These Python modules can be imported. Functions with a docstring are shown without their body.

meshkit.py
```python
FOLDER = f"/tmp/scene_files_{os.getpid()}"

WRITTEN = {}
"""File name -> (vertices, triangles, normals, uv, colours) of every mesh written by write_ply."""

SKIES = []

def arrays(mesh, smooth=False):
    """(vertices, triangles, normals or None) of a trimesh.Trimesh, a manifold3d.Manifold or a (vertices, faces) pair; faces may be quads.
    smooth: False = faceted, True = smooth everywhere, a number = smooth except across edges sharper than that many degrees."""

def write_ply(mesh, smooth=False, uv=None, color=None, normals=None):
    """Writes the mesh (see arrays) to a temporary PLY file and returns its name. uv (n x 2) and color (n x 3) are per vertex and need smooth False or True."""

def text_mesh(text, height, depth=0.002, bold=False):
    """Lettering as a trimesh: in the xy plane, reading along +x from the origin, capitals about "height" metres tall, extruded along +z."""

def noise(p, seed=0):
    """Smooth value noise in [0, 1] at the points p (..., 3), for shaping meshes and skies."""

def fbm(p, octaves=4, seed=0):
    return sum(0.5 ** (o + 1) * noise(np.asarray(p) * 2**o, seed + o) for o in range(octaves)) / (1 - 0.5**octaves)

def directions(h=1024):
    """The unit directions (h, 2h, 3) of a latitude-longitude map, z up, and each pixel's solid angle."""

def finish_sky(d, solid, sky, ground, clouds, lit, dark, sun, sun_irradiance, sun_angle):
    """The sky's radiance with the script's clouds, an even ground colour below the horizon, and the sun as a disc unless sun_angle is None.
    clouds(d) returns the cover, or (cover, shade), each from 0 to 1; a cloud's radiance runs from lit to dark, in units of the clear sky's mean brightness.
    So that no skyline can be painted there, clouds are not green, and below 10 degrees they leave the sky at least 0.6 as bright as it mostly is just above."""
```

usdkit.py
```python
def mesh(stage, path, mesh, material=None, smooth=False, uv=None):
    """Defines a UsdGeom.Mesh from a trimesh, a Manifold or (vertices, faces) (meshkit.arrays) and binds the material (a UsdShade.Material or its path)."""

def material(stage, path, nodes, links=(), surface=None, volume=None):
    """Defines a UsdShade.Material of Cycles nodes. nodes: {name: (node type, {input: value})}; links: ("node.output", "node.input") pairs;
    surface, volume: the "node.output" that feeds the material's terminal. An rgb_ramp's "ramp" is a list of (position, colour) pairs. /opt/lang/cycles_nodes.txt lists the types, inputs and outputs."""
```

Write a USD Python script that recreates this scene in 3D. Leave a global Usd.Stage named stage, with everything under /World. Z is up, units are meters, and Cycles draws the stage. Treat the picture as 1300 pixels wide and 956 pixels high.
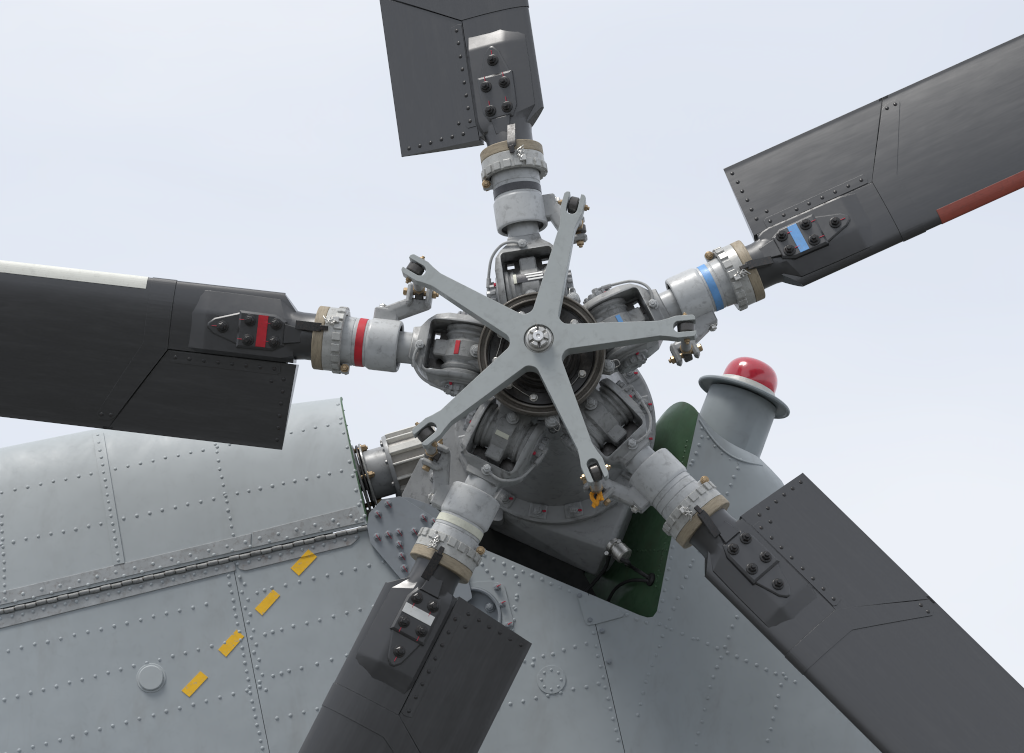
import math, random
import numpy as np, trimesh, usdkit, meshkit
import manifold3d as m3
from manifold3d import Manifold, CrossSection
from shapely.geometry import Polygon, LineString, Point
from shapely.ops import unary_union
from scipy.interpolate import LinearNDInterpolator
from pxr import Usd, UsdGeom, UsdLux, UsdShade, Gf, Sdf, Vt

stage = Usd.Stage.CreateInMemory()
UsdGeom.SetStageUpAxis(stage, UsdGeom.Tokens.z)
UsdGeom.SetStageMetersPerUnit(stage, 1.0)
UsdGeom.Xform.Define(stage, '/World')
UsdGeom.Scope.Define(stage, '/World/Looks')

# ------------------------------------------------------------------ camera
# U: the working unit, 3 mm.  The rotor hub is the origin of the working frame (X right, Y away, Z up).
U = 0.003
TH, PH, DIST, HUBX, HUBY = math.radians(16.0), math.radians(-3.5), 4500.0, 690.4, 464.5
FWD = np.array([math.sin(PH) * math.cos(TH), math.cos(PH) * math.cos(TH), math.sin(TH)])
RGT = np.array([math.cos(PH), -math.sin(PH), 0.0])
UPV = np.cross(RGT, FWD)
CAM = -(FWD * DIST + RGT * (HUBX - 650) + UPV * (478 - HUBY))
HUB = np.array([0, 0, 1.7 - CAM[2] * U])           # the photographer's eye is 1.7 m above the ground

cam = UsdGeom.Camera.Define(stage, '/World/camera')
mtx = np.eye(4)
mtx[0, :3], mtx[1, :3], mtx[2, :3], mtx[3, :3] = RGT, UPV, -FWD, CAM * U + HUB
cam.AddTransformOp().Set(Gf.Matrix4d(*mtx.ravel().tolist()))
cam.CreateHorizontalApertureAttr(36.0)
cam.CreateVerticalApertureAttr(36.0 * 956 / 1300)
cam.CreateFocalLengthAttr(36.0 * DIST / 1300)
cam.CreateClippingRangeAttr(Gf.Vec2f(0.05, 5000))
cam.CreateExposureAttr(0.88)

# ------------------------------------------------------------------ sky and light (bright overcast)
SUN_EL, SUN_DIR = math.radians(64), np.array([-0.70, -0.55])
SUN_ROT = math.atan2(SUN_DIR[0], SUN_DIR[1])
dome = UsdLux.DomeLight.Define(stage, '/World/sky')
sky_m = usdkit.material(stage, '/World/Looks/overcast_sky', {
    'sky': ('sky_texture', {'sky_type': 'single_scattering', 'sun_disc': False, 'sun_elevation': SUN_EL, 'sun_rotation': SUN_ROT}),
    'tc': ('texture_coordinate', {}),
    'map': ('mapping', {'scale': (1.0, 1.0, 2.2)}),
    'n1': ('noise_texture', {'scale': 3.2, 'detail': 5.0, 'roughness': 0.45, 'distortion': 0.3}),
    'ramp': ('rgb_ramp', {'ramp': [(0.30, (6.85, 7.35, 8.35)), (0.5, (7.5, 7.95, 8.8)), (0.70, (8.4, 8.7, 9.25))]}),
    'mix': ('mix', {'fac': 0.97}),
    'bg': ('background_shader', {'strength': 0.056}),
}, [('tc.generated', 'map.vector'), ('map.vector', 'n1.vector'), ('n1.fac', 'ramp.fac'), ('sky.color', 'mix.color1'),
    ('ramp.color', 'mix.color2'), ('mix.color', 'bg.color')], surface='bg.background')
UsdShade.MaterialBindingAPI.Apply(dome.GetPrim()).Bind(sky_m)
dome.GetPrim().SetCustomDataByKey('kind', 'structure')
sun = UsdLux.DistantLight.Define(stage, '/World/sun')
sun.CreateIntensityAttr(0.4)
sun.CreateAngleAttr(20.0)
sun.CreateColorAttr(Gf.Vec3f(1.0, 0.97, 0.93))
sun.GetPrim().CreateAttribute('inputs:normalize', Sdf.ValueTypeNames.Bool).Set(True)
d = np.array([SUN_DIR[0], SUN_DIR[1], 0.0]); d /= np.linalg.norm(d)
d = d * math.cos(SUN_EL) + np.array([0, 0, math.sin(SUN_EL)])
zx = d; xx = np.cross([0, 0, 1.0], zx); xx /= np.linalg.norm(xx); yy = np.cross(zx, xx)
sm = np.eye(4); sm[0, :3], sm[1, :3], sm[2, :3] = xx, yy, zx
sun.AddTransformOp().Set(Gf.Matrix4d(*sm.ravel().tolist()))

# ------------------------------------------------------------------ naming, tagging
used = {}
def numbered(parent, name):
    k = used.get((parent, name), 0); used[(parent, name)] = k + 1
    return f'{parent}/{name}' if k == 0 else f'{parent}/{name}_{k:03d}'

def tag(prim, label=None, cat=None, group=None, kind=None):
    for key, v in (('label', label), ('category', cat), ('group', group), ('kind', kind)):
        if v: prim.SetCustomDataByKey(key, v)
    return prim

class Thing:
    """An Xform at a point of the working frame; its parts are given in its own axes, in working units."""
    def __init__(self, name, label, cat, at=(0, 0, 0), deg=0.0, rel=False, group=None):
        self.path = numbered('/World', name)
        x = UsdGeom.Xform.Define(stage, self.path)
        self.o = np.array(at, float)
        x.AddTranslateOp().Set(Gf.Vec3d(*(HUB + self.o * U).tolist()))
        if deg: x.AddRotateYOp().Set(-deg)
        self.rel = rel                                   # rel: parts come in working-frame coordinates
        tag(x.GetPrim(), label, cat, group)
    def part(self, name, meshes, mat, smooth=35, parent=None, label=None, kind=None):
        v, f = join(meshes)
        if self.rel: v = v - self.o
        p = numbered(parent or self.path, name)
        usdkit.mesh(stage, p, (v * U, f), MATS[mat], smooth=smooth)
        tag(stage.GetPrimAtPath(p), label, kind=kind)
        return p

# ------------------------------------------------------------------ mesh helpers (working units)
def arr(m):
    if isinstance(m, Manifold):
        g = m.to_mesh(); return np.array(g.vert_properties[:, :3], float), np.array(g.tri_verts, int)
    if isinstance(m, trimesh.Trimesh): return np.array(m.vertices), np.array(m.faces)
    return np.asarray(m[0], float), np.asarray(m[1], int)
def join(ms):
    if not isinstance(ms, list): ms = [ms]
    V, F, n = [], [], 0
    for m in ms:
        v, f = arr(m)
        V.append(v); F.append(f + n); n += len(v)
    return np.vstack(V), np.vstack(F)
def mani(m):
    v, f = arr(m); t = trimesh.Trimesh(v, f, process=True); t.merge_vertices()
    return Manifold(m3.Mesh(np.asarray(t.vertices, np.float32), np.asarray(t.faces, np.uint32)))
def mv(m, A, o=(0, 0, 0)):
    v, f = arr(m); A = np.asarray(A, float); w = v @ A.T + np.asarray(o, float)
    if np.linalg.det(A) < 0: f = f[:, ::-1]
    return w, f
def frame(zdir, up=(0.0, 0.0, 1.0)):
    z = np.asarray(zdir, float); z = z / np.linalg.norm(z)
    u = np.asarray(up, float)
    if abs(z @ u) > 0.97 * np.linalg.norm(u): u = np.array([1.0, 0, 0])
    x = np.cross(u, z); x /= np.linalg.norm(x); y = np.cross(z, x)
    return np.stack([x, y, z], 1)
def lathe(prof, n=48, closed=False):
    """profile of (axial, radius) pairs round +z"""
    p = np.array(prof, float); k = len(p)
    a = np.linspace(0, 2 * np.pi, n, endpoint=False)
    v = np.stack([np.outer(p[:, 1], np.cos(a)), np.outer(p[:, 1], np.sin(a)), np.repeat(p[:, :1], n, 1)], -1).reshape(-1, 3)
    f = []
    for i in range(k if closed else k - 1):
        j = (i + 1) % k
        for q in range(n):
            r = (q + 1) % n
            a0, a1, b0, b1 = i * n + q, i * n + r, j * n + q, j * n + r
            if p[i, 1] > 1e-6: f.append((a0, a1, b1 if p[j, 1] > 1e-6 else b0))
            if p[j, 1] > 1e-6: f.append((a0 if p[i, 1] > 1e-6 else a0, b1, b0))
    return v, np.array(f)
def lat(prof, o, zdir, n=48, closed=False, up=(0, 0, 1.0)):
    return mv(lathe(prof, n, closed), frame(zdir, up), o)
def cyl(o, zdir, r, h, n=24, ch=0.0):
    c = ch or min(r, h) * 0.12
    return lat([(0, 0), (0, r - c), (c, r), (h - c, r), (h, r - c), (h, 0)], o, zdir, n)
def hexa(o, zdir, r, h, n=6, spin=0.0):
    A = frame(zdir); c, s = math.cos(spin), math.sin(spin)
    A = A @ np.array([[c, -s, 0], [s, c, 0], [0, 0, 1.0]])
    return mv(lathe([(0, 0), (0, r), (h * 0.82, r), (h, r * 0.82), (h, 0)], n), A, o)
def bolt(o, zdir, r=4.0, h=5.0, spin=0.0, washer=1.45, stud=True):
    z = np.asarray(zdir, float) / np.linalg.norm(zdir); o = np.asarray(o, float)
    out = [cyl(o - z * 0.6, z, r * washer, 1.9, 18), hexa(o + z * 1.2, z, r * 1.08, h, 6, spin)]
    if stud: out.append(cyl(o + z * (h + 0.6), z, r * 0.5, h * 0.38, 10))
    return out
def box(lo, hi):
    lo, hi = np.array(lo, float), np.array(hi, float)
    b = trimesh.creation.box(extents=hi - lo); b.apply_translation((lo + hi) / 2); return b
def rbox(lo, hi, r=1.5):
    """a box with chamfered edges"""
    lo, hi = np.array(lo, float), np.array(hi, float); r = min(r, *(0.45 * (hi - lo)))
    p = []
    for k in range(3):
        a, b = lo + r, hi - r
        a[k], b[k] = lo[k], hi[k]
        p += [(x, y, z) for x in (a[0], b[0]) for y in (a[1], b[1]) for z in (a[2], b[2])]
    return Manifold.hull_points(np.array(p))
def catmull(pts, m=10):
    p = np.array(pts, float); p = np.vstack([2 * p[0] - p[1], p, 2 * p[-1] - p[-2]]); out = []
    for i in range(1, len(p) - 2):
        t = np.linspace(0, 1, m, endpoint=False)[:, None]
        out.append(0.5 * (2 * p[i] + (p[i + 1] - p[i - 1]) * t + (2 * p[i - 1] - 5 * p[i] + 4 * p[i + 1] - p[i + 2]) * t ** 2 + (3 * p[i] - p[i - 1] - 3 * p[i + 1] + p[i + 2]) * t ** 3))
    return np.vstack(out + [p[-2:-1]])
def tube(pts, r, n=10, spline=True, m=8):
    p = catmull(pts, m) if spline else np.array(pts, float)
    tg = np.gradient(p, axis=0); tg /= np.linalg.norm(tg, axis=1, keepdims=True)
    u = np.cross(tg[0], [0.3, 0.9, 0.1]); u /= np.linalg.norm(u); V = []
    a = np.linspace(0, 2 * np.pi, n, endpoint=False)
    for i in range(len(p)):
        u = u - tg[i] * (u @ tg[i]); u /= np.linalg.norm(u); w = np.cross(tg[i], u)
        V.append(p[i] + r * (np.outer(np.cos(a), u) + np.outer(np.sin(a), w)))
    V = np.vstack(V + [p[:1], p[-1:]]); k = len(p); f = []
    for i in range(k - 1):
        for q in range(n):
            s = (q + 1) % n
            f += [(i * n + q, i * n + s, (i + 1) * n + s), (i * n + q, (i + 1) * n + s, (i + 1) * n + q)]
    for q in range(n):
        s = (q + 1) % n
        f += [(k * n, s, q), (k * n + 1, (k - 1) * n + q, (k - 1) * n + s)]
    return V, np.array(f)
def cs(poly):
    rings = []
    for g in (poly.geoms if hasattr(poly, 'geoms') else [poly]):
        if g.area < 1e-3: continue
        g = g.normalize() if False else g
        o = np.array(g.exterior.coords)[:-1]
        if Polygon(o).exterior.is_ccw is False: o = o[::-1]
        rings.append(o)
        for h in g.interiors:
            hh = np.array(h.coords)[:-1]
            if Polygon(hh).exterior.is_ccw: hh = hh[::-1]
            rings.append(hh)
    return CrossSection(rings)
def prism(poly, n0, n1):
    """polygon in (x, z), from n0 to n1 towards the viewer (-y)"""
    if not hasattr(poly, 'exterior') and not hasattr(poly, 'geoms'): poly = Polygon(poly)
    m = cs(poly).extrude(n1 - n0)
    return m.transform(np.array([[1, 0, 0, 0], [0, 0, -1, -n0], [0, 1, 0, 0]], float))
def loft(secs, cap=True):
    """closed rings (k, m, 3) joined along k"""
    s = np.array(secs, float); k, m = s.shape[:2]; v = s.reshape(-1, 3); f = []
    for i in range(k - 1):
        for q in range(m):
            r = (q + 1) % m
            f += [(i * m + q, i * m + r, (i + 1) * m + r), (i * m + q, (i + 1) * m + r, (i + 1) * m + q)]
    if cap:
        v = np.vstack([v, s[0].mean(0), s[-1].mean(0)])
        for q in range(m):
            r = (q + 1) % m
            f += [(k * m, r, q), (k * m + 1, (k - 1) * m + q, (k - 1) * m + r)]
    f = np.array(f); t = trimesh.Trimesh(v, f, process=False)
    return (v, f[:, ::-1]) if t.volume < 0 else (v, f)
def shell(P, th):
    """a grid of points (a, b, 3) as a plate of thickness th, grown away from the viewer's side"""
    P = np.array(P, float); a, b = P.shape[:2]
    du, dv = np.gradient(P, axis=0), np.gradient(P, axis=1)
    N = np.cross(du, dv); N /= np.maximum(np.linalg.norm(N, axis=2, keepdims=True), 1e-9)
    if N[a // 2, b // 4][1] > 0: N = -N
    Q = P - N * th
    v = np.vstack([P.reshape(-1, 3), Q.reshape(-1, 3)]); f = []; o = a * b
    I = np.arange(a * b).reshape(a, b)
    for i in range(a - 1):
        for j in range(b - 1):
            q = (I[i, j], I[i, j + 1], I[i + 1, j + 1], I[i + 1, j])
            f += [(q[0], q[1], q[2]), (q[0], q[2], q[3]), (o + q[0], o + q[2], o + q[1]), (o + q[0], o + q[3], o + q[2])]
    loop = list(I[0, :]) + list(I[1:, -1]) + list(I[-1, -2::-1]) + list(I[-2:0:-1, 0])
    for x, y in zip(loop, loop[1:] + loop[:1]): f += [(y, x, o + x), (y, o + x, o + y)]
    f = np.array(f)
    t = np.cross(P[1, 0] - P[0, 0], P[0, 1] - P[0, 0])
    fn = np.cross(v[f[0, 1]] - v[f[0, 0]], v[f[0, 2]] - v[f[0, 0]])
    return (v, f) if fn @ N[0, 0] > 0 else (v, f[:, ::-1])

def proj(P):
    d = np.asarray(P, float) - CAM; z = d @ FWD
    return np.stack([650 + d @ RGT / z * DIST, 478 - d @ UPV / z * DIST], -1)
def at(px, py, Y):
    """the point of the plane at depth Y seen at a pixel of the photograph"""
    d = FWD * DIST + RGT * (px - 650) + UPV * (478 - py)
    return CAM + d * ((Y - CAM[1]) / d[1])

# ------------------------------------------------------------------ materials
MATS = {}
def paint(name, base, rough=0.45, var=0.15, scale=9.0, stain=None, stain_amt=0.0, bump=0.15, fine=260.0, metallic=0.0, coat=0.0, bevel=0.0022, stretch=(1, 1, 1), spec=0.5, rvar=0.14, wear=0.0, wear_col=(0.62, 0.62, 0.60), grease=0.0, dent=0.0, dent_scale=6.0, chip=False, coat_rough=0.12):
    b = np.array(base, float)
    n = {'g': ('texture_coordinate', {}), 'map': ('mapping', {'scale': stretch}),
         'n1': ('noise_texture', {'scale': scale, 'detail': 6.0, 'roughness': 0.62}),
         'r1': ('rgb_ramp', {'ramp': [(0.25, tuple(b * (1 - var))), (0.5, tuple(b)), (0.78, tuple(np.minimum(b * (1 + var), 1)))]}),
         'n2': ('noise_texture', {'scale': scale * 2.7, 'detail': 8.0, 'roughness': 0.7, 'distortion': 0.4}),
         'r2': ('map_range', {'from_min': 0.52, 'from_max': 0.74, 'to_min': 0.0, 'to_max': stain_amt, 'clamp': True}),
         'mx': ('mix', {'color2': tuple(stain or b * 0.5)}),
         'n3': ('noise_texture', {'scale': fine, 'detail': 3.0, 'roughness': 0.6}),
         'rr': ('map_range', {'from_min': 0.3, 'from_max': 0.7, 'to_min': max(rough - rvar, 0.05), 'to_max': rough + rvar, 'clamp': True}),
         'bv': ('bevel', {'radius': bevel, 'samples': 4}),
         'bp': ('bump', {'strength': bump, 'distance': 0.001}),
         'p': ('principled_bsdf', {'metallic': metallic, 'coat_weight': coat, 'coat_roughness': coat_rough, 'specular_ior_level': spec})}
    l = [('g.object', 'map.vector'), ('map.vector', 'n1.vector'), ('map.vector', 'n2.vector'), ('g.object', 'n3.vector'), ('n1.fac', 'r1.fac'), ('n2.fac', 'r2.value'),
         ('r1.color', 'mx.color1'), ('r2.result', 'mx.fac'), ('mx.color', 'p.base_color'), ('n2.fac', 'rr.value'), ('rr.result', 'p.roughness'),
         ('n3.fac', 'bp.height'), ('bp.normal', 'p.normal')]
    if bevel: l.append(('bv.bevel', 'bp.normal'))
    else: n.pop('bv')
    if dent:                                                     # thin sheet is never quite flat
        n.update({'nd': ('noise_texture', {'scale': dent_scale, 'detail': 2.0, 'roughness': 0.45}), 'bd': ('bump', {'strength': dent, 'distance': 0.02})})
        l += [('g.object', 'nd.vector'), ('nd.fac', 'bd.height'), ('bd.normal', 'bp.normal')]
        if bevel:
            l.remove(('bv.bevel', 'bp.normal')); l.append(('bv.bevel', 'bd.normal'))
    if chip:                                                     # brushed-on paint worn through in specks
        n['n2'] = ('noise_texture', {'scale': 70.0, 'detail': 9.0, 'roughness': 0.75, 'distortion': 0.2})
        n['r2'] = ('map_range', {'from_min': 0.57, 'from_max': 0.62, 'to_min': 0.0, 'to_max': stain_amt, 'clamp': True})
    if wear or grease:
        l.remove(('mx.color', 'p.base_color'))
        n.update({'geo': ('geometry', {}), 'bw': ('bevel', {'radius': 0.0042, 'samples': 4}), 'dt': ('vector_math', {'math_type': 'dot_product'}),
                  'wr': ('map_range', {'from_min': 0.86, 'from_max': 0.985, 'to_min': 1.0, 'to_max': 0.0, 'clamp': True}),
                  'n4': ('noise_texture', {'scale': 55.0, 'detail': 5.0, 'roughness': 0.7}),
                  'wt': ('map_range', {'from_min': 0.46, 'from_max': 0.58, 'to_min': 0.0, 'to_max': wear, 'clamp': True}),
                  'wm': ('math', {'math_type': 'multiply'}), 'mw': ('mix', {'color2': wear_col}),
                  'n5': ('noise_texture', {'scale': 21.0, 'detail': 7.0, 'roughness': 0.68, 'distortion': 0.6}),
                  'gt': ('map_range', {'from_min': 0.56, 'from_max': 0.68, 'to_min': 0.0, 'to_max': grease, 'clamp': True}),
                  'mg': ('mix', {'color2': (0.035, 0.03, 0.025)})})
        l += [('bw.bevel', 'dt.vector1'), ('geo.normal', 'dt.vector2'), ('dt.value', 'wr.value'), ('g.object', 'n4.vector'), ('n4.fac', 'wt.value'), ('wr.result', 'wm.value1'), ('wt.result', 'wm.value2'),
              ('g.object', 'n5.vector'), ('n5.fac', 'gt.value'), ('gt.result', 'mg.fac'), ('mx.color', 'mg.color1'), ('mg.color', 'mw.color1'), ('wm.value', 'mw.fac'), ('mw.color', 'p.base_color')]
    MATS[name] = usdkit.material(stage, '/World/Looks/' + name, n, l, surface='p.BSDF')

paint('skin_paint', (0.39, 0.42, 0.43), 0.56, 0.07, 2.2, (0.27, 0.275, 0.27), 0.3, 0.06, 300, bevel=0.0015, spec=0.35, stretch=(1, 1, 0.45), dent=0.16, dent_scale=5.0, grease=0.05)
paint('skin_low', (0.352, 0.385, 0.400), 0.55, 0.09, 2.6, (0.24, 0.235, 0.225), 0.32, 0.06, 300, bevel=0.0015, spec=0.35, stretch=(1, 1, 0.45), dent=0.2, dent_scale=5.5, grease=0.06)
paint('hinge_paint', (0.34, 0.355, 0.36), 0.42, 0.2, 14.0, (0.13, 0.10, 0.08), 0.7, 0.1, 300, wear=0.4, grease=0.3)
paint('leaf_rusty', (0.33, 0.34, 0.345), 0.5, 0.15, 10.0, (0.13, 0.065, 0.035), 0.75, 0.1, 300)
paint('knuckle_paint', (0.25, 0.255, 0.25), 0.62, 0.25, 40.0, (0.09, 0.075, 0.06), 0.8, 0.1, 300, grease=0.6)
paint('gusset_paint', (0.24, 0.265, 0.29), 0.45, 0.1, 6.0, (0.18, 0.18, 0.18), 0.4, 0.08, 300, wear=0.3, wear_col=(0.4,0.41,0.42))
paint('sleeve_paint', (0.44, 0.45, 0.45), 0.36, 0.12, 10.0, (0.17, 0.165, 0.155), 0.55, 0.12, 240, wear=0.5, grease=0.4)
paint('yoke_paint', (0.32, 0.325, 0.322), 0.38, 0.14, 12.0, (0.12, 0.115, 0.105), 0.6, 0.16, 220, wear=0.55, grease=0.55)
paint('barrel_paint', (0.27, 0.273, 0.268), 0.36, 0.2, 14.0, (0.09, 0.085, 0.075), 0.7, 0.16, 220, wear=0.4, grease=0.65)
paint('spider_paint', (0.37, 0.395, 0.39), 0.45, 0.06, 7.0, (0.24, 0.245, 0.24), 0.35, 0.1, 260, bevel=0.0035, wear=0.6, grease=0.16)
paint('gear_paint', (0.235, 0.24, 0.243), 0.38, 0.12, 7.0, (0.085, 0.085, 0.08), 0.5, 0.14, 200, wear=0.3, wear_col=(0.4, 0.4, 0.39), grease=0.4)
paint('gear_base_paint', (0.31, 0.317, 0.32), 0.38, 0.15, 7.0, (0.1, 0.1, 0.095), 0.5, 0.14, 200, bevel=0.004, wear=0.4, wear_col=(0.5, 0.5, 0.49), grease=0.4)
paint('blade_black', (0.0050, 0.0050, 0.0056), 0.33, 0.25, 5.0, (0.022, 0.022, 0.022), 0.45, 0.1, 180, stretch=(0.3, 1, 2.4), spec=0.85, rvar=0.05, wear=0.35, wear_col=(0.09, 0.088, 0.085), dent=0.12, dent_scale=5.0, coat=0.7, coat_rough=0.24)
paint('spar_black', (0.009, 0.009, 0.010), 0.40, 0.2, 8.0, (0.025, 0.025, 0.025), 0.4, 0.12, 180, bevel=0.004, spec=0.95, rvar=0.06, wear=0.4, wear_col=(0.1, 0.095, 0.09), coat=0.4, coat_rough=0.28)
paint('bolt_black', (0.02, 0.02, 0.02), 0.35, 0.3, 40.0, (0.09, 0.05, 0.035), 0.6, 0.1, 300)
paint('steel', (0.55, 0.54, 0.51), 0.34, 0.15, 30.0, (0.22, 0.19, 0.15), 0.7, 0.1, 400, metallic=0.85)
paint('bright_steel', (0.72, 0.71, 0.69), 0.26, 0.1, 30.0, (0.4, 0.36, 0.3), 0.5, 0.08, 400, metallic=0.9)
paint('brass_plate', (0.40, 0.29, 0.17), 0.36, 0.3, 60.0, (0.10, 0.07, 0.045), 0.85, 0.1, 400, metallic=0.7)
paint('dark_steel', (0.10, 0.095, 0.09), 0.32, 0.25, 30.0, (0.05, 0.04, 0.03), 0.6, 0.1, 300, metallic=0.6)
paint('nut_metal', (0.42, 0.42, 0.40), 0.36, 0.18, 16.0, (0.16, 0.14, 0.11), 0.75, 0.12, 300, metallic=0.25, wear=0.4, grease=0.6)
paint('phenolic', (0.30, 0.25, 0.175), 0.55, 0.3, 22.0, (0.12, 0.08, 0.045), 0.7, 0.2, 300, stretch=(6, 1, 1), grease=0.4)
paint('rim_bronze', (0.16, 0.145, 0.125), 0.3, 0.2, 24.0, (0.08, 0.06, 0.04), 0.6, 0.08, 300, metallic=0.45)
paint('disc_black', (0.025, 0.023, 0.021), 0.3, 0.3, 18.0, (0.05, 0.042, 0.033), 0.7, 0.1, 240)
paint('rubber', (0.012, 0.012, 0.012), 0.5, 0.2, 20.0)
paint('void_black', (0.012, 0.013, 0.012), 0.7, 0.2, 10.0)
paint('green_primer', (0.055, 0.112, 0.058), 0.36, 0.28, 5.0, (0.062, 0.072, 0.038), 0.75, 0.08, 200)
paint('tape_red', (0.50, 0.018, 0.03), 0.42, 0.12, 40.0, (0.2, 0.03, 0.03), 0.5, chip=True)
paint('tape_blue', (0.13, 0.32, 0.62), 0.45, 0.12, 40.0, (0.2, 0.25, 0.3), 0.5, chip=True)
paint('tape_white', (0.78, 0.78, 0.75), 0.45, 0.05, 40.0, (0.5, 0.47, 0.4), 0.3, chip=True)
paint('tape_cream', (0.60, 0.60, 0.50), 0.45, 0.1, 40.0, (0.35, 0.32, 0.24), 0.5)
paint('tape_black', (0.05, 0.05, 0.055), 0.3, 0.1, 40.0)
paint('strip_white', (0.70, 0.70, 0.64), 0.45, 0.06, 9.0, (0.45, 0.43, 0.36), 0.3, wear=0.3, wear_col=(0.3,0.29,0.26), grease=0.15, chip=True)
paint('strip_red', (0.26, 0.055, 0.035), 0.42, 0.1, 9.0, (0.14, 0.04, 0.03), 0.4, grease=0.3, chip=True)
paint('mark_yellow', (0.86, 0.49, 0.008), 0.5, 0.1, 20.0, (0.36, 0.36, 0.33), 0.85, bevel=0.0, chip=True)
paint('mark_red', (0.48, 0.02, 0.05), 0.5, 0.1, 40.0, bevel=0.0)
paint('rag_orange', (0.85, 0.36, 0.02), 0.6, 0.15, 40.0)
paint('tube_paint', (0.30, 0.333, 0.345), 0.42, 0.08, 5.0, (0.21, 0.22, 0.22), 0.4, 0.06, 300)
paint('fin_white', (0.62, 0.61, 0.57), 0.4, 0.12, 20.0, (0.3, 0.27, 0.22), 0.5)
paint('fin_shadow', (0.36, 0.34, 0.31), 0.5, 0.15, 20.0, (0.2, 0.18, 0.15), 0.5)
paint('concrete', (0.075, 0.077, 0.072), 0.8, 0.2, 1.2, (0.11, 0.11, 0.105), 0.6, 0.3, 30, bevel=0.0)
MATS['lens_red'] = usdkit.material(stage, '/World/Looks/lens_red', {
    'g': ('texture_coordinate', {}), 'n': ('noise_texture', {'scale': 30.0, 'detail': 4.0}),
    'r': ('map_range', {'from_min': 0.3, 'from_max': 0.7, 'to_min': 0.16, 'to_max': 0.32}),
    'p': ('principled_bsdf', {'base_color': (0.46, 0.014, 0.034), 'subsurface_weight': 0.2, 'subsurface_radius': (1.0, 0.08, 0.08), 'subsurface_scale': 0.02, 'coat_weight': 1.0, 'coat_roughness': 0.12, 'specular_ior_level': 0.7})},
    [('g.object', 'n.vector'), ('n.fac', 'r.value'), ('r.result', 'p.roughness')], surface='p.BSDF')

# ------------------------------------------------------------------ ground
gz = -HUB[2] / U
usdkit.mesh(stage, '/World/ground', (np.array([(-400, -400, 0), (400, -400, 0), (400, 400, 0), (-400, 400, 0)], float), np.array([(0, 1, 2), (0, 2, 3)])), MATS['concrete'])
tag(stage.GetPrimAtPath('/World/ground'), 'flat dark tarmac apron under the helicopter', 'ground', kind='structure')

# ================================================================== TAIL STRUCTURE
YF, YC, YB = 272.0, 364.0, 456.0            # near skin, middle plane and far skin of the tail
def wp(px, py, Y=YF): p = at(px, py, Y); return (p[0], p[2])
def poly(pts, Y=YF): return Polygon([wp(x, y, Y) for x, y in pts])
def interp(pts, t):
    p = np.array(pts, float); s = np.r_[0, np.cumsum(np.linalg.norm(np.diff(p, axis=0), axis=1))]
    return np.stack([np.interp(np.asarray(t) * s[-1], s, p[:, k]) for k in range(p.shape[1])], -1)
DOME = lathe([(-0.3, 2.55), (0.2, 2.5), (0.75, 1.95), (1.1, 1.05), (1.18, 0)], 12)
def rivet(p, nrm, k=1.0): return mv((DOME[0] * k, DOME[1]), frame(nrm), p)
def along(p0, p1, step):
    p0, p1 = np.array(p0, float), np.array(p1, float)
    n = max(int(round(np.linalg.norm(p1 - p0) / step)), 1)
    return [p0 + (p1 - p0) * i / n for i in range(n + 1)]
rng = random.Random(5)
def jig(p, a=0.5): return (p[0] + rng.uniform(-a, a), p[1] + rng.uniform(-a, a))

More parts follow.
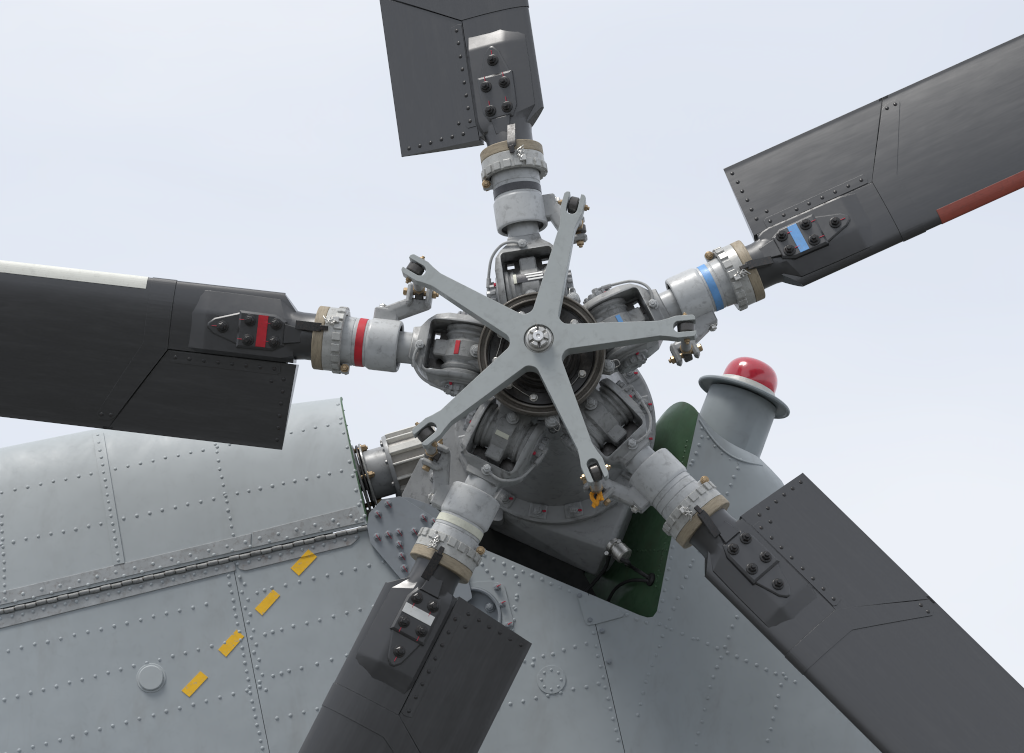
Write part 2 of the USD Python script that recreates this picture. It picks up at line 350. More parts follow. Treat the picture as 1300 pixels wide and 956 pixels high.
fin = Thing('tail_fin', 'riveted pale grey helicopter tail with yellow dashes and a cut-out round the rotor gearbox', 'helicopter tail', at(300, 956, YF), rel=True)
L_EDGE = [(887, 523), (879, 560), (868, 610), (850, 694), (834, 776), (817, 870), (793, 1000), (720, 1400)]
R_EDGE = [(969, 589), (994, 614), (1032, 680), (1076, 780), (1118, 880), (1166, 1000), (1330, 1400)]
hinge = lambda x: 775.5 - 0.2296 * x
main = poly([(-420, hinge(-420) - 1.2), (466, hinge(466) - 1.2), (476, 656), (500, 648), (560, 668), (614, 697), (812, 781), (822, 784), (829, 783), (834, 776), (817, 870), (793, 1000), (720, 1400), (-420, 1400)])
seams = [[(292.5, 702), (297, 724), (323.6, 861), (440, 1450)], [(744, 742), (757, 797), (773, 866), (905, 1450)], [(466, 672), (470, 690), (511, 738), (560, 800)], [(0, 797.5), (305, 723)]]
hole = poly([(598 + 36 * math.cos(a), 784 + 38 * math.sin(a)) for a in np.linspace(0, 2 * math.pi, 40, endpoint=False)])
cut = unary_union([LineString([wp(x, y) for x, y in s]).buffer(0.38, cap_style=2) for s in seams[:2]])
pieces = main.difference(cut).difference(hole)
for g in sorted(getattr(pieces, 'geoms', [pieces]), key=lambda q: -q.area):
    if g.area > 50: fin.part('skin_panel', prism(g.simplify(0.05), -YF - 3, -YF), 'skin_low', smooth=False)
fin.part('seam_backing', prism(unary_union([LineString([wp(x, y) for x, y in s]).buffer(9, cap_style=2) for s in seams[:2]]).intersection(main.buffer(-2)), -YF - 6, -YF - 3.4), 'void_black', smooth=False)
# rear half of the tail: a skin that rounds back to its far edge
T = np.linspace(0, 1, 46); SS = np.linspace(0, 1, 30)
def rear(off=0.0):
    Lp = interp(L_EDGE, T); Rp = interp(R_EDGE, T); rows = []
    for i, t in enumerate(T):
        a, b = at(*Lp[i], YF), at(*Rp[i], YC); row = []
        for s in SS:
            p = a + (b - a) * s
            sag = 15 * math.sin(math.pi * s) ** 0.8 * max(0, 1 - t / 0.06)
            p[2] -= sag; p[0] -= sag * 0.35
            p[1] = YF + (YC - YF) * (1 - math.sqrt(max(0, 1 - s ** 3.2)))
            row.append(p)
        for s in SS[-2::-1]:
            p = a + (b - a) * s; p[1] = YB - (YC - YF) * (1 - math.sqrt(max(0, 1 - s ** 3.2))); row.append(p)
        rows.append(row)
    return np.array(rows)
RG = rear()
def mapper(G):
    """pixel -> point and normal on the viewer's side of a skin"""
    du, dv = np.gradient(G, axis=0), np.gradient(G, axis=1)
    N = np.cross(du, dv); N /= np.maximum(np.linalg.norm(N, axis=2, keepdims=True), 1e-9)
    if N[N.shape[0] // 2, 2][1] > 0: N = -N
    ok = ((G - CAM) * N).sum(2) < 0
    return LinearNDInterpolator(proj(G[ok]), np.hstack([G[ok], N[ok]]))
fin.part('rear_skin', shell(RG, 2.5), 'skin_low', smooth=50, label='smooth grey skin behind the cut-out, curving back')
rear_at = mapper(RG[:, :34])
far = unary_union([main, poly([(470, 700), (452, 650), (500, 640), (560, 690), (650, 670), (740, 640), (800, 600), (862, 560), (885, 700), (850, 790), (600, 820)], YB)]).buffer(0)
fin.part('far_skin', prism(far, -YB - 3, -YB), 'void_black', smooth=False)  # closed over the cut-out; black colour stands in for shade inside the tail
# added black sheet standing in for shade inside the cut-out, behind the gearbox
fin.part('void_shade_sheet', prism([wp(478, 664, YC), wp(560, 640, YC), wp(640, 650, YC), wp(720, 690, YC), wp(765, 770, YC), wp(700, 820, YC), wp(480, 760, YC)], -YC - 4, -YC), 'void_black', smooth=False)
# green web that closes the rear half at the cut-out
near = [(886, 525), (879, 560), (868, 610), (850, 694), (836, 770), (824, 800)]
mid = [(857, 512), (845, 535), (832, 600), (812, 680), (796, 765), (790, 800)]
fard = [(822, 556), (800, 580), (780, 640), (755, 690), (738, 740), (730, 790)]
tt = np.linspace(0, 1, 24); nn, md, fd = interp(near, tt), interp(mid, tt), interp(fard, tt); web = []
for i in range(24):
    a, b, c = at(*nn[i], YF + 4), at(*md[i], YC - 20), at(*fd[i], YB - 14)
    web.append([(1 - w) ** 2 * a + 2 * w * (1 - w) * (2 * b - (a + c) / 2) + w * w * c for w in np.linspace(0, 1, 18)])
web = np.array(web)
gw = fin.part('green_web', shell(web, 2.5), 'green_primer', smooth=50, label='dark green primed web inside the cut-out')
wat = mapper(web)
rv = []
for p in along((778, 699), (846, 699), 5.2):
    q = wat(*p)
    if not np.isnan(q).any(): rv.append(rivet(q[:3], q[3:], 0.7))
for p in along((872, 560), (832, 745), 7.0):
    q = wat(*p)
    if not np.isnan(q).any(): rv.append(rivet(q[:3], q[3:], 0.75))
if rv: fin.part('web_rivets', rv, 'green_primer', parent=gw, kind='stuff')

# rivets of the near skin
rows = [((-40, 838), (262, 767), 17.2), ((-40, 795), (452, 681.5), 14.2), ((-60, 905), (285, 816), 17.2), ((-60, 975), (330, 872), 17.2), ((326, 752.5), (345, 746), 9.5), ((362, 743), (486.5, 714), 17.2),
        ((336, 805), (357, 799), 10), ((372, 795), (474, 770), 16.6), ((347, 858), (367, 852), 10), ((383, 848), (440, 832), 17), ((352, 912), (420, 896), 17),
        ((290, 732), (317, 872), 10.3), ((318, 880), (333, 950), 10.3), ((304, 733), (330, 866), 19), ((310.5, 742), (337, 876), 19),
        ((711, 746), (820.6, 791), 13.0), ((830, 796), (1000, 871), 13.2), ((759, 833), (785, 940), 14.5), ((702, 830), (744, 816.5), 14.4), ((640, 846), (690, 833), 14.4),
        ((615, 705), (700, 741), 13), ((612, 716), (632, 742), 12), ((659, 741), (646, 800), 13.5), ((641, 728), (655, 731), 14), ((656, 760), (650, 800), 12),
        ((676, 844), (676, 844), 9), ((600, 905), (760, 868), 16), ((753, 804), (757, 820), 16)]
bodies = []
for p0, p1, st in rows:
    for p in along(p0, p1, st):
        q = jig(p); w = Point(*wp(*q))
        if main.buffer(-3).contains(w) and not hole.buffer(4).contains(w): bodies.append(rivet(at(*q, YF - (1.4 if q[1] < hinge(q[0]) + (20 if q[0] < 304 else 30 - 0.1 * (q[0] - 304)) and q[0] < 456 else 0)), (0, -1, 0), rng.uniform(0.92, 1.08)))
fin.part('skin_rivets', bodies, 'skin_low', kind='stuff')
bodies = []
for p0, p1, st in [((854.6, 695), (838, 776), 13.8), ((877, 590), (858, 680), 13.5), ((895, 545), (880, 585), 12), ((876.5, 719), (850, 786), 14.2), ((846, 796), (823, 857), 14), ((820, 866), (800, 950), 14),
                   ((935, 783), (905, 860), 13.6), ((902, 872), (880, 960), 14), ((941, 584), (914, 648), 12.5), ((910, 660), (880, 712), 13.5), ((886, 812), (1010, 866), 13.2), ((995, 855), (975, 940), 14), ((838, 793), (880, 811), 13.2)]:
    for p in along(p0, p1, st):
        q = rear_at(*jig(p))
        if not np.isnan(q).any(): bodies.append(rivet(q[:3], q[3:], rng.uniform(0.9, 1.05)))
fin.part('rear_rivets', bodies, 'skin_low', kind='stuff')
# lower hinge leaf and small plates on the near skin
def plate(name, pts, mat, h=1.4, label=None, par=None, rnd=2.0, Y=YF, n0=0.15):
    g = poly(pts, Y).buffer(-rnd).buffer(rnd) if rnd else poly(pts, Y)
    return fin.part(name, prism(g, -Y + n0, -Y + h), mat, smooth=False, parent=par, label=label)
plate('hinge_leaf', [(-420, hinge(-420) + 7), (297, hinge(297) + 6), (300, 724.2), (-420, 901)], 'hinge_paint')
plate('hinge_leaf', [(299.5, hinge(299.5) + 6), (456, hinge(456) + 6), (456, 683), (446, 692), (312, 724.5), (304, 723)], 'leaf_rusty', rnd=4)
plate('corner_patch', [(731, 748), (797, 781.5), (755, 793), (746, 794), (742, 788)], 'skin_low', rnd=3)
for x, y in ((736, 756), (749, 787), (764.5, 801), (773, 840)):
    b = fin.part('screw', bolt(at(x, y, YF - 1.0), (0, -1, 0), 2.4, 1.2, stud=False), 'gusset_paint')
cc = at(700, 863, YF)
fin.part('round_patch', cyl(cc, (0, -1, 0), 19, 1.2, 40), 'skin_low')
fin.part('patch_rivets', [rivet(cc + np.array([13 * math.cos(a), -1.2, 13 * math.sin(a)]), (0, -1, 0), 0.8) for a in np.linspace(0, 6.28, 9)[:-1]], 'skin_low', kind='stuff')
cc = at(192, 861, YF); fin.part('round_cap', lat([(0, 20), (1.2, 19.4), (1.2, 17), (3.4, 16.6), (4.2, 15.6), (4.2, 0)], cc, (0, -1, 0), 36), 'skin_paint')
# yellow dashes
for q in ([(391.7, 697.8), (402.5, 707), (379.5, 731), (369, 721.5)], [(346.7, 748.6), (355.6, 756), (332.8, 781.4), (323.6, 773)], [(300.4, 799.5), (310, 808), (287, 834), (277, 825)], [(254.5, 852), (264, 860), (240.5, 885), (230.5, 877)]):
    yd = prism(poly(q), -YF - 0.5, -YF + 0.75)
    if q[0][0] > 390: yd = yd + (prism(poly(q), -YF + 0.3, -YF + 1.75) ^ prism(poly([(299.5, hinge(299.5) + 6), (456, hinge(456) + 6), (456, 683), (446, 692), (312, 724.5), (304, 723)]).buffer(0.35), -YF - 5, -YF + 5))
    fin.part('yellow_dash', yd, 'mark_yellow', smooth=False)
# gusset plate with red-marked bolts
gus = [(466.5, 669), (469, 653), (486, 635), (509, 631.5), (545, 654), (585, 690), (600, 760), (560, 790), (511, 738.5), (471, 691)]
pg = fin.part('gusset_plate', prism(poly(gus, YF).buffer(-3).buffer(3), -YF + 2.0, -YF + 6), 'gusset_paint', smooth=False, label='grey gusset plate with bolts marked in red')
for i, (x, y) in enumerate([(492.5, 639.5), (479.5, 652.5), (537.5, 657), (479, 681.5), (493, 678.5), (506.5, 675.5), (526, 674.5), (507, 691), (510, 705.5), (513, 721), (551, 662)]):
    p = at(x, y, YF - 6); fin.part('bolt', bolt(p, (0, -1, 0), 3.5, 3.0, i * 0.7, stud=False), 'gusset_paint', parent=pg)
    fin.part('red_mark', box(p + (-0.7 + 0.8, -5.3, -6.5), p + (0.7 + 0.8, -4.3, 0.5)) if False else tube([p + (-1, -5, 1.6), p + (1.2, -4.8, -1.5), p + (3.2, -2.0, -4.0), p + (4.4, -0.7, -6)], 0.42, 6, m=3), 'mark_red', parent=pg)
fin.part('doubler', prism(poly([(505, 630), (520, 631), (548, 641), (578, 664), (590, 700), (540, 690)], YF + 10), -YF - 16, -YF - 12), 'gusset_paint', smooth=False)
# inspection hole with its ring
hc = at(598, 784, YF)
fin.part('hole_floor', lat([(-8, 0), (-8, 40), (3, 40.5), (3.6, 38.5), (2.6, 36.5), (-6, 36), (-7, 34), (-7, 0)], hc, (0, -1, 0), 56), 'gusset_paint')
fin.part('hole_plate', prism(Polygon([wp(565, 742), wp(620, 738), wp(640, 742), wp(652, 790), (wp(640, 830)), wp(560, 830)]).buffer(-6).buffer(6).difference(Point(hc[0], hc[2]).buffer(41)), -YF + 0.2, -YF + 1.6), 'skin_low', smooth=False)
for x, y in ((590, 755), (622, 771), (612, 800)):
    fin.part('bolt', bolt(at(x, y, YF + 6), (0, -1, 0), 4.6, 4, 0.4), 'gusset_paint')
for x, y in ((631, 746), (637, 767), (645, 794)):
    p = at(x, y, YF - 1.6); b = fin.part('bolt', bolt(p, (0, -1, 0), 3.2, 3.4, 0.9, stud=False), 'gusset_paint')
    fin.part('red_mark', tube([p + (0, -5.4, 0), p + (3, -5.2, 2), p + (5, -3, 3)], 0.6, 6, m=3), 'mark_red', parent=b)

# ------------------------------------------------------------------ hinged shaft cowling
cowl = Thing('shaft_cowling', 'rounded pale grey riveted cowling hinged along the top of the tail', 'cowling', at(200, hinge(200), YF), rel=True)
H_ = lambda x: (x, hinge(x) - 3)
TOP = [(-420, 650), (-150, 601), (0, 572), (120, 548), (280, 527), (434, 508), (500, 499)]
xs = np.linspace(0, 1, 60); ph = np.linspace(0, math.pi, 46); CG = []
for t in xs:
    hx = -420 + t * (466.5 + 420); tx = -420 + t * (434 + 420)
    a = at(*H_(hx), YF); b = at(tx, np.interp(tx, *np.array(TOP).T), YC); row = []
    for f in ph:
        s = math.sin(f) ** 0.94; c = math.cos(f)
        y = YC - (YC - YF) * math.copysign(abs(c) ** 0.80, c)
        lift = s
        row.append((a[0] + (b[0] - a[0]) * lift - 62 * max(0.0, -c), y, a[2] + (b[2] - a[2]) * lift))
    CG.append(row)
CG = np.array(CG)
cowl.part('cover_skin', shell(CG, 2.5), 'skin_paint', smooth=50)
c_at = mapper(CG)
def surf(p, up=0.0):
    q = c_at(*p)
    return None if np.isnan(q).any() else (q[:3] + q[3:] * up, q[3:])
def strip(name, e0, e1, up=1.3, n=30, mat='skin_paint', lab=None, m=4):
    """a thin plate lying on the cowling between two pixel lines"""
    a, b = interp(e0, np.linspace(0, 1, n)), interp(e1, np.linspace(0, 1, n)); G = []
    for i in range(n):
        row = [surf(a[i] + (b[i] - a[i]) * w, up) for w in np.linspace(0, 1, m)]
        if any(r is None for r in row): continue
        G.append([r[0] for r in row])
    return cowl.part(name, shell(np.array(G), up + 0.6), mat, smooth=40, label=lab)
strip('joint_strip', [(117.5, 552), (145, 718)], [(131.5, 550), (158.5, 715)], up=1.9)
strip('upper_leaf', [(-60, 766), (319, 677.5)], [(-60, 782), (318, hinge(318) - 6.5)], m=3, mat='hinge_paint')
strip('upper_leaf', [(321, 676), (452, 643)], [(320.5, hinge(320.5) - 6.5), (463, hinge(463) - 6.5)], m=3, mat='hinge_paint')
rws = [((124, 554), (151, 712), 9.6), ((271, 553), (296, 679), 11), ((429, 513), (459, 659), 19), ((435.5, 522), (463, 655), 19), ((-30, 632), (116, 601), 16.6), ((146, 595), (258, 571), 16.2), ((276, 567), (432, 537), 15.4),
       ((-30, 697), (128, 665), 16), ((157, 658), (271, 633), 16.6), ((287, 629.5), (433, 598), 15.2), ((2, 655), (7, 762), 10),
       ((6, 760), (312, 688), 24), ((20, 764), (318, 694), 24), ((330, 684), (446, 655), 24), ((342, 688), (452, 661), 24), ((-40, 772), (0, 763), 24)]
bodies = []
for ri, (p0, p1, st) in enumerate(rws):
    for p in along(p0, p1, st):
        r = surf(jig(p), 1.8 if ri == 0 else 1.2 if p[1] > hinge(p[0]) - 26 else 0.1)
        if r: bodies.append(rivet(r[0], r[1], rng.uniform(0.88, 1.05)))
cowl.part('cover_rivets', bodies, 'skin_paint', kind='stuff')
hp = UsdGeom.Xform.Define(stage, numbered(cowl.path, 'hinge')).GetPath().pathString
x = -130.0; k = 0
while x < 458:
    p0, p1 = at(x, hinge(x) + 1.2, YF - 2.0), at(x + 12.2, hinge(x + 12.2) + 1.2, YF - 2.0)
    o = 0.0 if k % 2 else -0.9
    cowl.part('knuckle', cyl(p0 + (0, 0, o), p1 - p0, 3.2, np.linalg.norm(p1 - p0), 12, 0.4), 'knuckle_paint', parent=hp)
    x += 13.6; k += 1
cowl.part('hinge_pin', cyl(at(-130, hinge(-130) + 1.2, YF - 2.5), at(464, hinge(464) + 1.2, YF - 2.5) - at(-130, hinge(-130) + 1.2, YF - 2.5), 2.3, np.linalg.norm(at(464, hinge(464) + 1.2, YF - 2.5) - at(-130, hinge(-130) + 1.2, YF - 2.5)), 10), 'dark_steel', parent=hp)
# green edge of the cowling's open end
edge = [CG[-1, j] + np.array([0.8, 0, 0]) for j in range(0, 46)]
cowl.part('edge_seal', tube(edge, 1.3, 6, spline=False), 'green_primer')
# bulkhead inside the open end
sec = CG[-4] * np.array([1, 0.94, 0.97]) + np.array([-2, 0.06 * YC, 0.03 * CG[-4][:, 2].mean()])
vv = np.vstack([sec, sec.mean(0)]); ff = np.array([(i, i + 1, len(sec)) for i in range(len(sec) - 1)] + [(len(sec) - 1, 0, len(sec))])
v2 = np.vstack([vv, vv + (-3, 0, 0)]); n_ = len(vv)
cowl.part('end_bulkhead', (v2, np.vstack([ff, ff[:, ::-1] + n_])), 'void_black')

# ------------------------------------------------------------------ drive shaft coupling and finned cover
SD = at(560, 577, YC) - at(455, 608, YC); SL = np.linalg.norm(SD); SD /= SL; S0 = at(455, 608, YC)
shaft = Thing('drive_shaft', 'drive shaft coupling with thin discs and gold bolts leaving the cowling', 'drive shaft', S0, rel=True)
shaft.part('shaft_tube', cyl(S0 - SD * 160, SD, 18, 180, 32), 'gear_paint')
for dx, r, m in ((-4, 46, 'dark_steel'), (2.2, 47, 'nut_metal'), (8, 45, 'dark_steel'), (12.5, 46, 'nut_metal')):
    shaft.part('coupling_disc', lat([(0, 18), (0, r - 1), (0.6, r), (2.6, r), (3.2, r - 1), (3.2, 18)], S0 + SD * dx, SD, 48), m)
for a in np.linspace(0, 2 * math.pi, 5)[:-1] + 0.25:
    F_ = frame(SD); c = S0 + SD * 15.5 + F_ @ np.array([38 * math.cos(a), 38 * math.sin(a), 0])
    shaft.part('gold_bolt', bolt(c, SD, 4.6, 6.0, a) + [cyl(c - SD * 22, SD, 3.4, 22, 12)], 'brass_plate')
shaft.part('drum', lat([(0, 0), (0, 33), (3, 34), (32, 34), (35, 32), (35, 0)], S0 + SD * 15, SD, 56), 'gear_base_paint')
S1 = S0 + SD * 50
cov = Thing('finned_cover', 'pale finned cover between the shaft coupling and the gearbox', 'cover', S1, rel=True)
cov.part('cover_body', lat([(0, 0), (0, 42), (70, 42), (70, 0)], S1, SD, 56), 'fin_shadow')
F_ = frame(SD)
for k, a in enumerate(np.linspace(0, 2 * math.pi, 15)[:-1] + 0.16):
    rad = F_ @ np.array([math.cos(a), math.sin(a), 0]); tan = np.cross(SD, rad)
    w = 1.6 if k % 3 else 5.5
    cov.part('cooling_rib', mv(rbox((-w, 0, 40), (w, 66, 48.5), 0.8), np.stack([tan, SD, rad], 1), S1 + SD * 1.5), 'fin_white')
cov.part('end_ring', lat([(-4, 32), (-4, 46), (0, 47), (2.2, 47), (2.2, 32)], S1, SD, 56), 'gear_base_paint')
for a in np.linspace(0, 2 * math.pi, 9)[:-1]:
    cov.part('bolt', bolt(S1 - SD * 3 + F_ @ np.array([41 * math.cos(a), 41 * math.sin(a), 0]), -SD, 3, 3), 'gear_paint')

# ------------------------------------------------------------------ gearbox
ys = np.linspace(100, 600, 2000); FL = float(ys[np.argmin(abs(proj(np.stack([0 * ys, ys, 0 * ys], 1))[:, 1] - 539))])
KF = np.linalg.norm(proj((100, FL, 0)) - proj((0, FL, 0))) / 100; RF = 128 / KF
gear = Thing('tail_gearbox', 'dark grey cast tail rotor gearbox with a bolted round flange', 'gearbox', (0, FL, -RF), rel=True)
B = (0, -1, 0)
gear.part('bell_housing', lat([(-8, 0), (-8, RF - 22), (2, RF - 22), (12, RF - 27), (60, RF - 34), (120, RF - 48), (180, RF - 64), (215, RF - 72), (222, RF - 70), (232, RF - 70), (236, RF - 76), (FL - 70, RF - 80), (FL - 70, 0)], (0, FL, 0), B, 96), 'gear_paint')
gear.part('flange', lat([(-16, 0), (-16, RF - 3), (-13, RF), (-2, RF), (1.5, RF - 3), (2.5, RF - 20), (2.5, 0)], (0, FL, 0), B, 110), 'gear_base_paint')
for k in range(16):
    a = 2 * math.pi * k / 16 + 0.205; c = np.array([(RF - 13) * math.cos(a), FL - 1, (RF - 13) * math.sin(a)])
    t = np.array([-math.sin(a), 0, math.cos(a)]); r_ = np.array([math.cos(a), 0, math.sin(a)])
    pad = gear.part('boss', mv(rbox((-12, -11, -2), (12, 9, 4.5), 2.0), np.stack([t, r_, B], 1), c), 'gear_base_paint')
    gear.part('bolt', bolt(c + np.array(B) * 4.5, B, 5.2, 4.5, a, stud=True), 'gear_base_paint', parent=pad)
    gear.part('red_mark', rbox(c + np.array([6, -6.4, -2]), c + np.array([11, -4.3, 0.8]), 0.4), 'mark_red', parent=pad)
for k in range(12):
    a = 2 * math.pi * (k + 0.25) / 12; c = np.array([(RF - 68) * math.cos(a), FL - 224, (RF - 68) * math.sin(a)])
    gear.part('bolt', bolt(c, B, 4.6, 4.0, a), 'gear_paint')
def sph(p, r): return trimesh.creation.icosphere(subdivisions=2, radius=r).apply_translation(p)
def hull(ps, r): return Manifold.hull_points(np.vstack([sph(p, r).vertices for p in ps]))
G0, G1 = FL + 24, FL + 135
fr = [at(*q, G0) for q in ((600, 520), (604, 600), (633, 645), (770, 692), (792, 640), (818, 560), (800, 470), (640, 470))]
low = hull([fr[2], fr[3], fr[4], fr[1]] + [f + np.array([0, G1 - G0, 0]) for f in (fr[1], fr[2], fr[3], fr[4])] + [at(628, 664, G0 + 55), at(756, 722, G0 + 55), at(640, 664, G0 + 95), at(756, 720, G0 + 95)], 9)
upb = hull(fr + [f + np.array([0, G1 - G0, 0]) for f in fr], 8)
body = (low + upb).refine_to_length(9)
v, f = arr(body); tm = trimesh.Trimesh(v, f); trimesh.smoothing.filter_taubin(tm, iterations=12)
gear.part('cast_base', tm, 'gear_base_paint', smooth=60)
# left mounting lug and brackets
def slab(px, Y, h, r=3.0):
    pl = Polygon([wp(x, y, Y) for x, y in px]).buffer(-r).buffer(r); return prism(pl, -Y, -Y + h)
gear.part('mounting_bracket', slab([(511, 631), (535, 583), (547, 589), (547, 640), (540, 668), (515, 668)], 318, 12), 'gear_base_paint', smooth=False, label='pale grey bracket beside the finned cover')
gear.part('mounting_lug', [slab([(571, 532), (592, 520), (640, 600), (640, 668), (575, 660), (546, 640), (548, 600)], 322, 26, 6)], 'gear_base_paint', smooth=False)
for x, y in ((583, 536), (584.5, 561), (588, 579), (552, 606)):
    gear.part('lug_bolt', bolt(at(x, y, 296), B, 5, 5, 0.3), 'gear_base_paint')
# sensor plug with its cables
s0, s1 = at(776, 690, FL + 20), at(800, 712, FL + 8)
sd = (s1 - s0) / np.linalg.norm(s1 - s0)
gear.part('sensor_plug', [lat([(0, 0), (0, 11), (6, 11), (6, 8.5), (12, 8.5), (12, 12), (26, 12), (28, 10), (28, 0)], s0 + sd * 2, sd, 24)], 'steel')
gear.part('sensor_screw', [bolt(at(770, 703, FL + 10), B, 3, 3)[1], bolt(at(786, 688, FL + 10), B, 3, 3)[1]], 'bright_steel')
def onweb(x, y, up=0.0):
    q = wat(x, y); q = q if not np.isnan(q).any() else np.r_[at(x, y, FL + 60), 0, -1, 0]
    return q[:3] + q[3:] * up, q[3:]
gp, gn = onweb(827, 736)
gear.part('cable', tube([at(788, 710, FL + 6), at(798, 715, FL + 8), onweb(812, 722, 16)[0], onweb(822, 729, 13)[0], onweb(827, 735, 2)[0]], 2.7, 10), 'rubber')
gear.part('cable', tube([onweb(773, 790, 8)[0], onweb(778, 768, 9)[0], onweb(790, 750, 11)[0], onweb(808, 741, 13)[0], onweb(822, 739, 10)[0], onweb(827, 739, 1)[0]], 2.4, 10), 'rubber')
gear.part('cable', tube([at(774, 704, FL + 14), at(768, 722, FL + 40), at(752, 742, FL + 60), at(736, 760, FL + 70)], 2.6, 10), 'rubber')
gear.part('cable_fitting', tube([at(796, 714, FL + 7), onweb(810, 721, 16)[0]], 4.2, 12, spline=False), 'bolt_black')
gear.part('grommet', lat([(-3, 0), (-3, 7), (0, 9), (2.5, 9), (5, 6), (5, 0)], gp, gn, 24), 'rubber')

# ------------------------------------------------------------------ beacon
BD = np.array([math.sin(math.radians(21)), 0, math.cos(math.radians(21))])
b0 = at(945, 503, YC); KB = np.linalg.norm(proj(b0 + (100, 0, 0)) - proj(b0)) / 100
bea = Thing('beacon_light', 'red dome beacon on a wide grey tube above the tail', 'beacon light', b0 - BD * 130, rel=True)
bea.part('mount_tube', lat([(-135, 0), (-135, 50), (-90, 49.5), (-4, 48.5), (-4, 0)], b0, BD, 72), 'tube_paint')
bea.part('flange', lat([(-1.5, 46), (-1.5, 61), (-4, 63), (-4, 65), (-2.5, 66.3), (0, 66.3), (1.6, 64.8), (2.2, 60), (5, 46), (5, 0)], b0, BD, 80), 'tube_paint')
bea.part('lens_ring', lat([(4, 38), (4, 41.5), (6, 42), (12, 39.8), (15, 39.3), (15, 34)], b0, BD, 64), 'fin_white')
lp = [(14.6, 37.6), (17, 38)] + [(20 + 32 * math.sin(a) ** 0.9, 38 * math.cos(a) ** 0.62) for a in np.linspace(0.02, math.pi / 2 - 1e-4, 22)]
lp[-1] = (52, 0)
bea.part('red_lens', lat(lp, b0, BD, 72), 'lens_red', smooth=60)
# rolled joint of the tube with the tail
jr = []; jp = []
for p in along((889, 530), (968, 588), 6):
    s = math.sin(math.pi * (p[0] - 889) / 79.0); q = (p[0] - 5.0 * s - 1, p[1] + 13 * s + 3)
    w = rear_at(*q)
    if not np.isnan(w).any(): jp.append(w)
if len(jp) > 3:
    fin.part('joint_flange', tube([w[:3] + w[3:] * 0.4 for w in jp], 1.5, 8), 'skin_low')
    fin.part('joint_rivets', [rivet(w[:3] + w[3:] * 0.2 + np.array([-1, 0, -5.0]), w[3:], 0.85) for w in jp[1::2]], 'skin_low', kind='stuff')

# ================================================================== ROTOR
AZ = [98.35, 26.2, 314.35, 242.35, 170.4]          # the five arms
LAG = [-0.3, -1.9, -0.7, 1.3, 1.8]                  # each blade's swing about its hinge
BAZ = [a + b for a, b in zip(AZ, LAG)]
hub = Thing('rotor_hub', 'tail rotor hub with a round dark plate and five yoked arms', 'rotor hub', (0, 0, 0))
N_ = np.array([0.0, -1.0, 0.0])
hub.part('hub_body', [lat([(-80, 0), (-80, 50), (-70, 56), (-20, 62), (20, 64), (30, 60), (34, 0)], (0, 0, 0), N_, 64)], 'barrel_paint')
rim = hub.part('front_rim', lat([(22, 60), (30, 74), (40, 79), (52, 80.5), (58, 80.5), (60.5, 79), (60.5, 77.5), (57, 76.4), (56, 73), (60, 71.5), (60, 69.5), (54, 68), (48, 68)], (0, 0, 0), N_, 110), 'rim_bronze')
hub.part('front_plate', lat([(50, 68.2), (50, 66), (52.5, 65), (52.5, 50), (50.5, 49), (50.5, 45), (55, 44), (58, 42), (58, 39), (64, 38), (66, 36), (90, 33), (96, 30), (96, 0)], (0, 0, 0), N_, 100), 'disc_black')
bp_ = []
for k in range(10):
    a = math.radians(36 * k + 8); c = np.array([57.5 * math.cos(a), -52.5, 57.5 * math.sin(a)]); bp_.append(c)
    hub.part('plate_bolt', bolt(c, N_, 4.0, 4.0, k * 0.9, washer=1.3, stud=False), 'steel')
for k in range(0, 10, 2):
    a, b = bp_[k], bp_[(k + 1) % 10]
    o = np.array([0, -4.0, 0]); hub.part('lock_wire', tube([a + o + (2, 0, 1), (a + b) / 2 + o * 0.8 + np.array([0.6, 0, -1.0]), b + o + (-2, 0, -1)], 0.45, 6, m=6), 'steel')

def rot(az):
    a = math.radians(az); c, s = math.cos(a), math.sin(a)
    return np.array([[c, 0, -s], [0, 1, 0], [s, 0, c]])       # local x (radial), z (trailing) -> working frame

yoke_out = Polygon([(66, 36), (74, 41.5), (126, 42.5), (143, 39.5), (153, 32), (161, 22.5), (170, 20.5), (170, -20.5), (161, -22.5), (153, -32), (143, -39.5), (126, -42.5), (74, -41.5), (66, -36)]).buffer(-2).buffer(2)
yoke_in = Polygon([(50, 33.5), (146, 33), (149, 30), (149, -30), (146, -33), (50, -33.5)]).buffer(-6).buffer(6)
side = unary_union([Point(101, 0).buffer(35, 32), Polygon([(101, 35), (128, 32.5), (150, 26.5), (163, 20.5), (172, 20.5), (172, -20.5), (163, -20.5), (150, -26.5), (128, -32.5), (101, -35)])])
Yk = prism(yoke_out, -60, 60) - prism(yoke_in, -17, 60) - prism(unary_union([Polygon([(138, 17 * q), (147, 17 * q), (147, 28 * q), (138, 28 * q)]) for q in (-1, 1)] + [Polygon([(50, -33), (132, -33), (132, 33), (50, 33)])]), -60, 60)
sd_ = cs(side).extrude(160).translate((0, 0, -80))           # (r, n) extruded along z
sd_ = sd_.transform(np.array([[1, 0, 0, 0], [0, -1, 0, 0], [0, 0, 1, 0]], float))
YOKE = (Yk ^ sd_)
COL = ['black', 'blue', 'none', 'white', 'red']
